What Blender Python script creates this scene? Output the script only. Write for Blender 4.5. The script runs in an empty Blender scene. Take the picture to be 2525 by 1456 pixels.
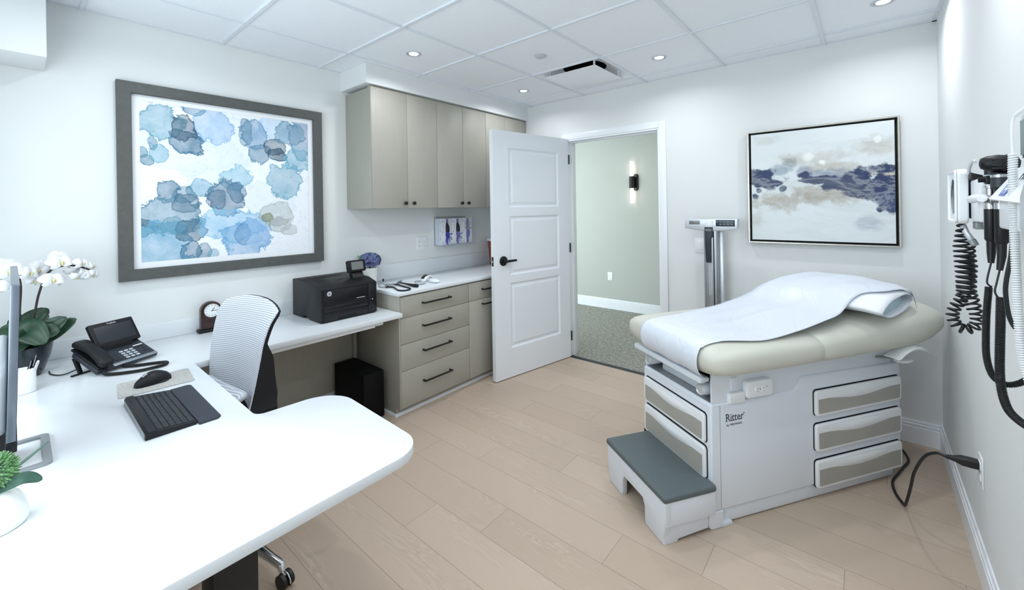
import bpy, bmesh, math, random
from mathutils import Vector, Matrix
random.seed(7)
PI = math.pi
sc = bpy.context.scene
C = sc.collection
R = math.radians

# ------------------------------------------------------------------ helpers
def lin(c):
    o = []
    for v in c[:3]:
        v = v / 255.0
        o.append(v / 12.92 if v <= 0.04045 else ((v + 0.055) / 1.055) ** 2.4)
    return (o[0], o[1], o[2], 1.0)

class MB:
    def __init__(s):
        s.bm = bmesh.new()
    def _xf(s, vs, mat):
        if mat is not None:
            for v in vs: v.co = mat @ v.co
    def box(s, x0, x1, y0, y1, z0, z1, bev=0.0, seg=2, mat=None):
        vs = [s.bm.verts.new(p) for p in ((x0,y0,z0),(x1,y0,z0),(x1,y1,z0),(x0,y1,z0),(x0,y0,z1),(x1,y0,z1),(x1,y1,z1),(x0,y1,z1))]
        fs = [s.bm.faces.new([vs[i] for i in f]) for f in ((0,3,2,1),(4,5,6,7),(0,1,5,4),(1,2,6,5),(2,3,7,6),(3,0,4,7))]
        s._xf(vs, mat)
        if bev > 0:
            es = list({e for f in fs for e in f.edges})
            bmesh.ops.bevel(s.bm, geom=es, offset=bev, segments=seg, profile=0.5, affect='EDGES')
        return s
    def prism(s, poly, axis, a0, a1, bev=0.0, seg=2, mat=None):
        def P(u, v, a):
            return (a, u, v) if axis == 'x' else ((u, a, v) if axis == 'y' else (u, v, a))
        lo = [s.bm.verts.new(P(u, v, a0)) for u, v in poly]
        hi = [s.bm.verts.new(P(u, v, a1)) for u, v in poly]
        n = len(poly)
        caps = [s.bm.faces.new(lo), s.bm.faces.new(list(reversed(hi)))]
        fs = caps + [s.bm.faces.new([lo[i], hi[i], hi[(i+1) % n], lo[(i+1) % n]]) for i in range(n)]
        s._xf(lo + hi, mat)
        bmesh.ops.recalc_face_normals(s.bm, faces=fs)
        if bev > 0:
            es = list({e for f in caps for e in f.edges})
            bmesh.ops.bevel(s.bm, geom=es, offset=bev, segments=seg, profile=0.5, affect='EDGES')
        return s
    def loft(s, rings, closed=True, cap0=True, cap1=True):
        rv = [[s.bm.verts.new(p) for p in r] for r in rings]
        fs = []
        n = len(rv[0])
        for a, b in zip(rv, rv[1:]):
            for i in range(n if closed else n - 1):
                j = (i + 1) % n
                fs.append(s.bm.faces.new([a[i], a[j], b[j], b[i]]))
        if closed and cap0: fs.append(s.bm.faces.new(list(reversed(rv[0]))))
        if closed and cap1: fs.append(s.bm.faces.new(rv[-1]))
        if closed: bmesh.ops.recalc_face_normals(s.bm, faces=fs)
        return s
    def tube(s, pts, r, n=10, radii=None, cap=True):
        pts = [Vector(p) for p in pts]
        rings = []
        t = (pts[1] - pts[0]).normalized()
        up = Vector((0, 0, 1)) if abs(t.z) < 0.9 else Vector((1, 0, 0))
        nrm = (up - t * up.dot(t)).normalized()
        for i, p in enumerate(pts):
            if i == 0: t = pts[1] - pts[0]
            elif i == len(pts) - 1: t = pts[-1] - pts[-2]
            else: t = pts[i+1] - pts[i-1]
            t = t.normalized()
            nrm = nrm - t * nrm.dot(t)
            nrm = nrm.normalized() if nrm.length > 1e-6 else t.orthogonal().normalized()
            b = t.cross(nrm)
            rr = radii[i] if radii else r
            rings.append([p + (nrm * math.cos(2*PI*k/n) + b * math.sin(2*PI*k/n)) * rr for k in range(n)])
        return s.loft(rings, True, cap, cap)
    def cyl(s, p0, p1, r, r2=None, n=28):
        return s.tube([p0, p1], r, n, radii=[r, r if r2 is None else r2])
    def lathe(s, prof, c=(0, 0, 0), n=36, mat=None, cap0=True, cap1=True):
        rings = []
        for r, z in prof:
            ring = []
            for k in range(n):
                p = Vector((max(r, 1e-4) * math.cos(2*PI*k/n), max(r, 1e-4) * math.sin(2*PI*k/n), z))
                if mat is not None: p = mat @ p
                ring.append(p + Vector(c))
            rings.append(ring)
        return s.loft(rings, True, cap0, cap1)
    def ell(s, c, r, n=20, m=12, mat=None):
        rings = []
        for i in range(m + 1):
            a = -PI/2 + PI * i / m
            rr = max(math.cos(a), 0.01)
            ring = []
            for k in range(n):
                p = Vector((r[0]*rr*math.cos(2*PI*k/n), r[1]*rr*math.sin(2*PI*k/n), r[2]*math.sin(a)))
                if mat is not None: p = mat @ p
                ring.append(p + Vector(c))
            rings.append(ring)
        return s.loft(rings)
    def grid(s, rows):
        return s.loft(rows, closed=False)
    def face(s, pts):
        s.bm.faces.new([s.bm.verts.new(p) for p in pts])
        return s
    def text(s, body, size, mat, extrude=0.0003, sx=1.0, align='LEFT'):
        cu = bpy.data.curves.new('txt', 'FONT')
        cu.body = body; cu.size = size; cu.extrude = extrude; cu.align_x = align
        cu.resolution_u = 3
        o = bpy.data.objects.new('txt', cu)
        C.objects.link(o)
        me = bpy.data.meshes.new_from_object(o)
        bpy.data.objects.remove(o)
        bpy.data.curves.remove(cu)
        k = len(s.bm.verts)
        s.bm.from_mesh(me)
        s.bm.verts.ensure_lookup_table()
        for v in list(s.bm.verts)[k:]:
            v.co = mat @ Vector((v.co.x * sx, v.co.y, v.co.z))
        bpy.data.meshes.remove(me)
        return s

INV = {}
def link(name, mb, mat, parent=None, ang=35, smooth=True):
    me = bpy.data.meshes.new(name)
    root = parent
    while root is not None and root.parent is not None: root = root.parent
    if root is not None and root.name in INV:
        mb.bm.transform(INV[root.name])
    mb.bm.to_mesh(me); mb.bm.free()
    o = bpy.data.objects.new(name, me)
    C.objects.link(o)
    if mat is not None: me.materials.append(mat)
    if smooth:
        me.polygons.foreach_set('use_smooth', [True] * len(me.polygons))
        me.set_sharp_from_angle(angle=R(ang))
    if parent is not None: o.parent = parent
    return o
part = link
def thing(name, label, cat, loc=(0, 0, 0), rz=0.0, group=None, local=False):
    """an Empty at the base of a thing; parts are given in room coordinates unless local"""
    o = bpy.data.objects.new(name, None)
    C.objects.link(o)
    o.empty_display_size = 0.1
    o.location = loc; o.rotation_euler = (0, 0, rz)
    o['label'] = label; o['category'] = cat
    if group: o['group'] = group
    if not local:
        INV[o.name] = (Matrix.Translation(loc) @ Matrix.Rotation(rz, 4, 'Z')).inverted()
    return o
def tag(o, label, cat, group=None):
    o['label'] = label; o['category'] = cat
    if group: o['group'] = group
    return o
def struct(name, mb, mat, parent=None, **k):
    o = link(name, mb, mat, parent, **k)
    if parent is None: o['kind'] = 'structure'
    return o
def copy_tree(root, loc, label=None, rz=None):
    r = root.copy(); C.objects.link(r); r.location = loc
    if rz is not None: r.rotation_euler = (0, 0, rz)
    if label: r['label'] = label
    for ch in list(root.children):
        c = ch.copy(); C.objects.link(c); c.parent = r
        for g in list(ch.children):
            d = g.copy(); C.objects.link(d); d.parent = c
    return r
def rrect(x0, x1, y0, y1, r, n=5):
    o = []
    for cx, cy, a in ((x1-r, y0+r, -90), (x1-r, y1-r, 0), (x0+r, y1-r, 90), (x0+r, y0+r, 180)):
        for k in range(n + 1):
            t = R(a + 90 * k / n)
            o.append((cx + r*math.cos(t), cy + r*math.sin(t)))
    return o
def smooth_path(pts, sub=8):
    pts = [Vector(p) for p in pts]
    P = [2*pts[0]-pts[1]] + pts + [2*pts[-1]-pts[-2]]
    o = []
    for i in range(1, len(P) - 2):
        a, b, c, d = P[i-1], P[i], P[i+1], P[i+2]
        for k in range(sub):
            t = k / sub
            o.append(0.5*((2*b) + (c-a)*t + (2*a-5*b+4*c-d)*t*t + (3*b-a-3*c+d)*t*t*t))
    o.append(pts[-1])
    return o
def helix(path, rad, turns, per=12, radf=None):
    """a coil that follows PATH (list of points)"""
    P = [Vector(p) for p in path]
    L = [0.0]
    for a, b in zip(P, P[1:]): L.append(L[-1] + (b-a).length)
    tot = L[-1]
    def at(s):
        for i in range(len(P) - 1):
            if s <= L[i+1] or i == len(P) - 2:
                f = (s - L[i]) / max(L[i+1] - L[i], 1e-9)
                return P[i].lerp(P[i+1], f), (P[i+1] - P[i]).normalized()
    o = []
    nrm = None
    N = int(turns * per)
    for k in range(N + 1):
        p, t = at(tot * k / N)
        if nrm is None: nrm = t.orthogonal().normalized()
        nrm = (nrm - t * nrm.dot(t)).normalized()
        b = t.cross(nrm)
        a = 2*PI*k/per
        rr = rad if radf is None else rad * radf(k / N)
        o.append(p + (nrm*math.cos(a) + b*math.sin(a)) * rr)
    return o
def sstep(a, b, x):
    t = min(1, max(0, (x - a) / (b - a)))
    return t*t*(3-2*t)
def interp(xs, ys, x):
    if x <= xs[0]: return ys[0]
    for i in range(len(xs) - 1):
        if x <= xs[i+1]:
            return ys[i] + (ys[i+1]-ys[i]) * (x-xs[i]) / (xs[i+1]-xs[i])
    return ys[-1]

# ------------------------------------------------------------------ materials
class NT:
    def __init__(s, name):
        s.m = bpy.data.materials.new(name); s.m.use_nodes = True
        s.t = s.m.node_tree; s.b = s.t.nodes['Principled BSDF']
    def n(s, typ, **k):
        nd = s.t.nodes.new(typ)
        for a, v in k.items(): setattr(nd, a, v)
        return nd
    def l(s, a, b): s.t.links.new(a, b)
    def val(s, x):
        return x
    def math(s, op, a, b=None, clamp=False):
        nd = s.n('ShaderNodeMath', operation=op); nd.use_clamp = clamp
        for i, v in enumerate((a, b)):
            if v is None: continue
            if isinstance(v, (int, float)): nd.inputs[i].default_value = v
            else: s.l(v, nd.inputs[i])
        return nd.outputs[0]
    def mix(s, f, a, b, blend='MIX'):
        nd = s.n('ShaderNodeMix', data_type='RGBA', blend_type=blend)
        for i, v in ((0, f), (6, a), (7, b)):
            if isinstance(v, (int, float)): nd.inputs[i].default_value = v
            elif isinstance(v, tuple): nd.inputs[i].default_value = v
            else: s.l(v, nd.inputs[i])
        return nd.outputs[2]
    def noise(s, vec, scale, detail=4, rough=0.55, dist=0.0, dim='3D'):
        nd = s.n('ShaderNodeTexNoise', noise_dimensions=dim)
        nd.inputs['Scale'].default_value = scale; nd.inputs['Detail'].default_value = detail
        nd.inputs['Roughness'].default_value = rough; nd.inputs['Distortion'].default_value = dist
        if vec is not None: s.l(vec, nd.inputs['Vector'])
        return nd
    def coord(s, which='Object'):
        return s.n('ShaderNodeTexCoord').outputs[which]
    def mapping(s, vec, scale=(1, 1, 1), loc=(0, 0, 0), rot=(0, 0, 0)):
        nd = s.n('ShaderNodeMapping')
        nd.inputs['Scale'].default_value = scale; nd.inputs['Location'].default_value = loc; nd.inputs['Rotation'].default_value = rot
        s.l(vec, nd.inputs['Vector']); return nd.outputs[0]
    def ramp(s, f, stops, interp='LINEAR'):
        nd = s.n('ShaderNodeValToRGB'); cr = nd.color_ramp; cr.interpolation = interp
        while len(cr.elements) < len(stops): cr.elements.new(0.5)
        for e, (p, c) in zip(cr.elements, stops):
            e.position = p; e.color = c if isinstance(c, tuple) else (c, c, c, 1)
        s.l(f, nd.inputs[0]); return nd.outputs[0]
    def bump(s, h, strength=0.2, dist=0.002):
        nd = s.n('ShaderNodeBump'); nd.inputs['Strength'].default_value = strength; nd.inputs['Distance'].default_value = dist
        s.l(h, nd.inputs['Height']); s.l(nd.outputs[0], s.b.inputs['Normal'])

def mat(name, c, rough=0.5, metal=0.0, var=0.0, vs=8.0, bump=0.0, bs=200.0, coat=0.0, trans=0.0, spec=None, stretch=None, bd=0.001, em=None, es=0.0, ior=None):
    k = NT(name); b = k.b
    b.inputs['Base Color'].default_value = lin(c); b.inputs['Roughness'].default_value = rough; b.inputs['Metallic'].default_value = metal
    if coat: b.inputs['Coat Weight'].default_value = coat; b.inputs['Coat Roughness'].default_value = 0.1
    if trans: b.inputs['Transmission Weight'].default_value = trans
    if spec is not None: b.inputs['Specular IOR Level'].default_value = spec
    if ior: b.inputs['IOR'].default_value = ior
    if em: b.inputs['Emission Color'].default_value = lin(em); b.inputs['Emission Strength'].default_value = es
    co = k.coord('Object')
    if stretch: co = k.mapping(co, scale=stretch)
    if var:
        nz = k.noise(co, vs, 5)
        lo = tuple(max(0, x * (1 - var)) for x in c); hi = tuple(min(255, x * (1 + var)) for x in c)
        k.l(k.ramp(nz.outputs[0], [(0.3, lin(lo)), (0.7, lin(hi))]), b.inputs['Base Color'])
    if bump:
        k.bump(k.noise(co, bs, 3).outputs[0], bump, bd)
    return k.m

M = {}
M['wall'] = mat('wall_paint', (227, 229, 229), 0.75, var=0.006, vs=2, bump=0.06, bs=260)
M['hallwall'] = mat('hall_wall_paint', (182, 185, 178), 0.75, var=0.006, vs=2, bump=0.06, bs=260)
M['trim'] = mat('trim_white', (236, 239, 243), 0.35, var=0.004)
M['door'] = mat('door_white', (234, 238, 244), 0.38, var=0.004)
M['tile'] = mat('ceiling_tile', (238, 241, 246), 0.9, var=0.012, vs=180, bump=0.25, bs=420, bd=0.0015)
M['tbar'] = mat('ceiling_bar', (222, 226, 232), 0.45, var=0.004)
M['white'] = mat('white_plastic', (236, 238, 241), 0.35, var=0.004)
M['quartz'] = mat('white_quartz', (224, 228, 232), 0.3, var=0.012, vs=520)
M['black'] = mat('black_plastic', (15, 16, 20), 0.45, var=0.05, vs=60, spec=0.35)
M['blackm'] = mat('black_metal', (12, 12, 13), 0.38, var=0.05, vs=40)
M['gloss'] = mat('glossy_black', (10, 11, 18), 0.22, var=0.02)
M['rubber'] = mat('black_rubber', (14, 15, 18), 0.45, var=0.05, vs=90)
M['chrome'] = mat('chrome', (214, 216, 218), 0.12, metal=1.0, var=0.01)
M['alu'] = mat('brushed_aluminium', (176, 180, 184), 0.34, metal=0.9, var=0.04, vs=90, stretch=(1, 1, 0.1))
M['silver'] = mat('silver_plastic', (205, 209, 214), 0.3, metal=0.35, var=0.01)
M['dark'] = mat('dark_gap', (10, 11, 12), 0.8, var=0.05)
M['exam'] = mat('table_enamel', (222, 227, 235), 0.38, var=0.004, bump=0.02, bs=500)
M['insert'] = mat('drawer_insert', (166, 163, 156), 0.5, var=0.02, vs=4)
M['vinyl'] = mat('beige_vinyl', (203, 202, 191), 0.42, var=0.01, vs=6, bump=0.05, bs=700)
M['tread'] = mat('grey_rubber_tread', (88, 98, 100), 0.55, var=0.03, vs=90, bump=0.2, bs=500)
M['pillowcase'] = mat('pillowcase', (236, 238, 244), 0.85, var=0.015, vs=14, bump=0.3, bs=24, bd=0.01)
M['pillow'] = mat('pillow_ticking', (176, 198, 206), 0.8, var=0.04, vs=14)
M['orchid'] = mat('orchid_petal', (226, 226, 228), 0.5, var=0.01, vs=20)
M['yellow'] = mat('orchid_lip', (206, 200, 140), 0.5, var=0.1, vs=60)
M['leaf'] = mat('orchid_leaf', (30, 60, 40), 0.4, var=0.18, vs=14)
M['leaf2'] = mat('sage_leaf', (58, 94, 78), 0.5, var=0.12, vs=24)
M['stem'] = mat('dark_stem', (44, 32, 36), 0.5, var=0.2, vs=40)
M['greenball'] = mat('green_bud', (112, 154, 104), 0.55, var=0.22, vs=50)
M['blue'] = mat('hydrangea_blue', (96, 106, 148), 0.6, var=0.28, vs=60)
M['moss'] = mat('moss', (36, 46, 24), 0.9, var=0.4, vs=60, bump=0.8, bs=80, bd=0.01)
M['pot'] = mat('smoky_pot', (42, 50, 56), 0.18, var=0.12, vs=10)
M['ceramic'] = mat('white_ceramic', (236, 238, 236), 0.4, var=0.02, vs=12)
M['mahogany'] = mat('dark_mahogany', (46, 22, 22), 0.25, var=0.2, vs=18, stretch=(1, 1, 6))
M['clockface'] = mat('clock_face', (236, 238, 240), 0.4, var=0.01)
M['felt'] = mat('grey_felt', (186, 184, 180), 0.9, var=0.05, vs=30, stretch=(6, 1, 1), bump=0.2, bs=500)
M['slate'] = mat('slate_pad', (46, 51, 60), 0.6, var=0.03, vs=60)
M['slate2'] = mat('slate_metal', (112, 120, 132), 0.3, metal=0.5, var=0.03, vs=20)
M['tower'] = mat('matte_black', (7, 7, 8), 0.7, var=0.05, spec=0.2)
M['ringgrey'] = mat('fitting_grey', (196, 201, 207), 0.4, var=0.01)
M['keycap'] = mat('keycap', (24, 26, 29), 0.45, var=0.04, vs=40)
M['screen'] = mat('dark_screen', (40, 44, 50), 0.12, var=0.03, vs=6)
M['lcd'] = mat('grey_lcd', (112, 114, 112), 0.25, var=0.03, vs=20)
M['lcdblue'] = mat('button_panel', (40, 54, 74), 0.3, var=0.1, vs=60)
M['redbin'] = mat('rust_plastic', (150, 62, 36), 0.4, var=0.06, vs=20)
M['graphite'] = mat('graphite_frame', (82, 84, 82), 0.5, var=0.06, vs=30, stretch=(1, 1, 1))
M['matboard'] = mat('mat_board', (238, 240, 244), 0.8, var=0.006)
M['champ'] = mat('silver_leaf_frame', (206, 204, 196), 0.28, metal=0.75, var=0.03, vs=30)
M['greydark'] = mat('charcoal_plastic', (40, 44, 52), 0.45, var=0.04, vs=40)
M['carton'] = mat('white_carton', (232, 234, 240), 0.6, var=0.01)
M['violet'] = mat('carton_violet', (120, 116, 178), 0.6, var=0.12, vs=60)
M['ultra'] = mat('glove_blue', (54, 66, 158), 0.6, var=0.3, vs=60)
M['ink'] = mat('print_ink', (40, 42, 56), 0.6, var=0.05)
M['inkg'] = mat('print_grey', (150, 152, 168), 0.6, var=0.1, vs=90)
M['logoblue'] = mat('label_blue', (92, 116, 180), 0.5, var=0.02)
M['teal'] = mat('teal_display', (62, 92, 92), 0.2, var=0.05, vs=20)
M['cordw'] = mat('white_cord', (228, 230, 232), 0.45, var=0.01)
M['steel'] = mat('grey_steel', (150, 154, 158), 0.4, metal=0.3, var=0.03, vs=40)
M['lens'] = mat('lamp_lens', (255, 255, 255), 0.5, em=(250, 252, 255), es=6.0, var=0.002)
M['tubeglow'] = mat('sconce_tube', (255, 250, 244), 0.5, em=(255, 246, 238), es=5.0, var=0.002)
def clear_mat():
    k = NT('acrylic')
    tr = k.n('ShaderNodeBsdfTransparent'); tr.inputs[0].default_value = (.97, .98, .99, 1)
    mx = k.n('ShaderNodeMixShader'); fz = k.n('ShaderNodeFresnel'); fz.inputs[0].default_value = 1.25
    k.b.inputs['Base Color'].default_value = (.9, .92, .95, 1); k.b.inputs['Roughness'].default_value = 0.05
    k.l(fz.outputs[0], mx.inputs[0]); k.l(tr.outputs[0], mx.inputs[1]); k.l(k.b.outputs[0], mx.inputs[2])
    k.l(mx.outputs[0], k.t.nodes['Material Output'].inputs[0])
    return k.m
M['glass'] = clear_mat()

def cabinet_mat(name, c):
    k = NT(name); co = k.mapping(k.coord('Object'), scale=(60, 60, 3))
    n1 = k.noise(co, 1.0, 6, 0.6, 0.4); n2 = k.noise(k.coord('Object'), 1.6, 3)
    f = k.math('ADD', k.math('MULTIPLY', n1.outputs[0], 0.6), k.math('MULTIPLY', n2.outputs[0], 0.4))
    k.l(k.ramp(f, [(0.3, lin(tuple(x*0.98 for x in c))), (0.7, lin(tuple(x*1.02 for x in c)))]), k.b.inputs['Base Color'])
    k.b.inputs['Roughness'].default_value = 0.5
    k.bump(n1.outputs[0], 0.05, 0.0006)
    return k.m
M['cab'] = cabinet_mat('taupe_laminate', (165, 162, 151))
M['cablow'] = M['cab']

def floor_mat():
    k = NT('oak_plank_floor')
    s = k.n('ShaderNodeSeparateXYZ'); k.l(k.coord('Object'), s.inputs[0])
    u = k.math('DIVIDE', k.math('SUBTRACT', s.outputs[0], 0.9375), 0.1935)
    row = k.math('FLOOR', u); fu = k.math('SUBTRACT', u, row)
    # the joints of each row, measured
    joints = {0: 2.04, 1: 1.63, 2: 1.335, 3: 2.055, 4: 1.728, 5: 1.30, 6: 0.95, 7: 1.9, 8: 1.45, 9: 0.7, 10: 1.15, 11: 1.75, 12: .9, 13: 1.4}
    stops = [(max(0, min(1, (r + 0.5 + 4) / 20 - 0.025)), (j % 1.22) / 1.22) for r, j in sorted(joints.items())]
    off = k.ramp(k.math('DIVIDE', k.math('ADD', row, 4.5), 20), [(p, v) for p, v in stops], 'CONSTANT')
    sp = k.n('ShaderNodeSeparateColor'); k.l(off, sp.inputs[0])
    v = k.math('SUBTRACT', k.math('DIVIDE', s.outputs[1], 1.22), sp.outputs[0])
    col = k.math('FLOOR', v); fv = k.math('SUBTRACT', v, col)
    eu = k.math('MINIMUM', fu, k.math('SUBTRACT', 1.0, fu)); ev = k.math('MINIMUM', fv, k.math('SUBTRACT', 1.0, fv))
    gu = k.math('LESS_THAN', eu, 0.007); gv = k.math('LESS_THAN', ev, 0.0011)
    gap = k.math('MAXIMUM', gu, gv)
    cid = k.n('ShaderNodeCombineXYZ'); k.l(row, cid.inputs[0]); k.l(col, cid.inputs[1])
    wn = k.n('ShaderNodeTexWhiteNoise', noise_dimensions='2D'); k.l(cid.outputs[0], wn.inputs['Vector'])
    # grain: stretched along y, shifted per plank
    g = k.n('ShaderNodeCombineXYZ')
    k.l(k.math('ADD', k.math('MULTIPLY', s.outputs[0], 7.0), k.math('MULTIPLY', wn.outputs[0], 40)), g.inputs[0])
    k.l(k.math('ADD', k.math('MULTIPLY', s.outputs[1], 1.1), k.math('MULTIPLY', wn.outputs[0], 17)), g.inputs[1])
    n1 = k.noise(g.outputs[0], 1.6, 3, 0.5, 0.5)
    rings = k.math('FRACT', k.math('MULTIPLY', n1.outputs[0], 14.0))
    rings = k.math('ABSOLUTE', k.math('SUBTRACT', k.math('MULTIPLY', rings, 2.0), 1.0))
    mask = k.noise(g.outputs[0], 0.9, 2)
    mk = k.ramp(mask.outputs[0], [(0.5, 0.0), (0.66, 1.0)])
    fine = k.noise(k.mapping(k.coord('Object'), scale=(150, 9, 1)), 1.0, 4, 0.6)
    base = k.ramp(wn.outputs[0], [(0.0, lin((186, 167, 149))), (0.5, lin((191, 172, 154))), (1.0, lin((196, 177, 159)))])
    base = k.mix(k.math('MULTIPLY', k.math('MULTIPLY', mk, k.ramp(rings, [(0.0, 1.0), (0.5, 0.0)])), 0.30), base, lin((168, 146, 127)))
    base = k.mix(k.math('MULTIPLY', k.math('MULTIPLY', mk, k.ramp(rings, [(0.6, 0.0), (1.0, 1.0)])), 0.35), base, lin((222, 206, 190)))
    base = k.mix(k.math('MULTIPLY', k.ramp(fine.outputs[0], [(0.5, 0.0), (0.75, 1.0)]), 0.30), base, lin((176, 155, 137)))
    knot = k.noise(g.outputs[0], 0.55, 2)
    base = k.mix(k.math('MULTIPLY', k.ramp(knot.outputs[0], [(0.62, 0.0), (0.75, 1.0)]), 0.3), base, lin((160, 138, 118)))
    base = k.mix(k.math('MULTIPLY', gap, 0.55), base, lin((120, 102, 86)))
    k.l(base, k.b.inputs['Base Color'])
    k.b.inputs['Roughness'].default_value = 0.5
    k.b.inputs['Specular IOR Level'].default_value = 0.35
    k.bump(k.math('SUBTRACT', k.math('MULTIPLY', fine.outputs[0], 0.2), gap), 0.15, 0.001)
    return k.m
M['floor'] = floor_mat()

def carpet_mat():
    k = NT('hall_carpet')
    a = k.noise(k.mapping(k.coord('Object'), scale=(90, 22, 1)), 1.0, 3, 0.7)
    b = k.noise(k.mapping(k.coord('Object'), scale=(22, 90, 1)), 1.0, 3, 0.7)
    f = k.math('MULTIPLY', k.math('ADD', a.outputs[0], b.outputs[0]), 0.5)
    k.l(k.ramp(f, [(0.36, lin((112, 112, 104))), (0.5, lin((150, 149, 140))), (0.62, lin((190, 189, 180)))]), k.b.inputs['Base Color'])
    k.b.inputs['Roughness'].default_value = 0.95
    k.bump(k.noise(k.coord('Object'), 500, 2).outputs[0], 0.5, 0.004)
    return k.m
M['carpet'] = carpet_mat()

def paper_mat():
    k = NT('exam_paper')
    k.b.inputs['Base Color'].default_value = lin((216, 221, 231)); k.b.inputs['Roughness'].default_value = 0.36
    n = k.noise(k.mapping(k.coord('Object'), scale=(3, 9, 4)), 1.6, 3, 0.5, 0.8)
    w = k.n('ShaderNodeTexVoronoi', feature='DISTANCE_TO_EDGE'); w.inputs['Scale'].default_value = 5.0
    k.l(k.mapping(k.coord('Object'), scale=(0.7, 2.0, 1)), w.inputs['Vector'])
    h = k.math('ADD', n.outputs[0], k.math('MULTIPLY', k.math('MINIMUM', w.outputs[0], 0.08), 3.0))
    k.bump(h, 0.30, 0.014)
    return k.m
M['paper'] = paper_mat()

def mesh_fabric(name, kx=0.0):
    k = NT(name)
    s = k.n('ShaderNodeSeparateXYZ'); k.l(k.coord('Object'), s.inputs[0])
    nz = k.noise(k.coord('Object'), 9.0, 2)
    z = k.math('ADD', k.math('MULTIPLY', s.outputs[2], 720.0), k.math('MULTIPLY', nz.outputs[0], 6.0))
    if kx: z = k.math('ADD', z, k.math('MULTIPLY', s.outputs[0], kx))
    st = k.math('SINE', z)
    y = k.math('SINE', k.math('ADD', k.math('MULTIPLY', s.outputs[1], 900.0), k.math('MULTIPLY', k.math('FLOOR', k.math('DIVIDE', z, PI)), 2.2)))
    f = k.math('ADD', k.math('MULTIPLY', st, 0.7), k.math('MULTIPLY', y, 0.28))
    k.l(k.ramp(k.math('ADD', k.math('MULTIPLY', f, 0.5), 0.5), [(0.05, lin((146, 150, 160))), (0.4, lin((196, 199, 207))), (0.85, lin((218, 220, 227)))]), k.b.inputs['Base Color'])
    k.b.inputs['Roughness'].default_value = 0.75
    k.bump(f, 0.3, 0.0015)
    return k.m
M['mesh'] = mesh_fabric('chair_mesh')
M['meshseat'] = mesh_fabric('seat_mesh', 620.0)

# painted blobs: a node group lays one irregular wash over the colour below it
def blob_group():
    g = bpy.data.node_groups.new('ink_wash', 'ShaderNodeTree')
    I = g.interface
    for nm, t in (('Base', 'NodeSocketColor'), ('Vector', 'NodeSocketVector'), ('Center', 'NodeSocketVector'), ('Inv', 'NodeSocketVector'),
                  ('Color', 'NodeSocketColor'), ('Alpha', 'NodeSocketFloat'), ('Soft', 'NodeSocketFloat'), ('Rim', 'NodeSocketFloat'), ('Seed', 'NodeSocketFloat'), ('Wob', 'NodeSocketFloat'), ('NScale', 'NodeSocketFloat')):
        I.new_socket(nm, in_out='INPUT', socket_type=t)
    I.new_socket('Out', in_out='OUTPUT', socket_type='NodeSocketColor')
    N = g.nodes; L = g.links
    gi = N.new('NodeGroupInput'); go = N.new('NodeGroupOutput')
    def vm(op, a, b):
        n = N.new('ShaderNodeVectorMath'); n.operation = op; L.new(a, n.inputs[0]); L.new(b, n.inputs[1]); return n
    def mt(op, a, b, cl=False):
        n = N.new('ShaderNodeMath'); n.operation = op; n.use_clamp = cl
        for i, v in enumerate((a, b)):
            if isinstance(v, (int, float)): n.inputs[i].default_value = v
            else: L.new(v, n.inputs[i])
        return n.outputs[0]
    nz = N.new('ShaderNodeTexNoise'); nz.noise_dimensions = '4D'
    nz.inputs['Scale'].default_value = 10.0; nz.inputs['Detail'].default_value = 7.0; nz.inputs['Roughness'].default_value = 0.62
    L.new(gi.outputs['Vector'], nz.inputs['Vector']); L.new(gi.outputs['Seed'], nz.inputs['W']); L.new(gi.outputs['NScale'], nz.inputs['Scale'])
    d = vm('SUBTRACT', gi.outputs['Vector'], gi.outputs['Center'])
    d = vm('MULTIPLY', d.outputs[0], gi.outputs['Inv'])
    ln = N.new('ShaderNodeVectorMath'); ln.operation = 'LENGTH'; L.new(d.outputs[0], ln.inputs[0])
    r = mt('ADD', ln.outputs['Value'], mt('MULTIPLY', mt('SUBTRACT', nz.outputs[0], 0.5), gi.outputs['Wob']))
    mr = N.new('ShaderNodeMapRange'); mr.interpolation_type = 'SMOOTHSTEP'
    L.new(r, mr.inputs['Value']); L.new(mt('SUBTRACT', 1.0, gi.outputs['Soft']), mr.inputs['From Min']); mr.inputs['From Max'].default_value = 1.0
    mr.inputs['To Min'].default_value = 1.0; mr.inputs['To Max'].default_value = 0.0
    rim = N.new('ShaderNodeMapRange'); rim.interpolation_type = 'SMOOTHSTEP'
    L.new(r, rim.inputs['Value']); rim.inputs['From Min'].default_value = 0.80; rim.inputs['From Max'].default_value = 1.0
    inner = mt('ADD', mt('MULTIPLY', nz.outputs[0], 1.2), 0.14)
    dens = mt('ADD', mt('MULTIPLY', inner, gi.outputs['Alpha']), mt('MULTIPLY', rim.outputs[0], gi.outputs['Rim']))
    a = mt('MULTIPLY', mr.outputs[0], dens, True)
    mx = N.new('ShaderNodeMix'); mx.data_type = 'RGBA'
    L.new(a, mx.inputs[0]); L.new(gi.outputs['Base'], mx.inputs[6]); L.new(gi.outputs['Color'], mx.inputs[7])
    L.new(mx.outputs[2], go.inputs[0])
    return g
BG = blob_group()
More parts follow.
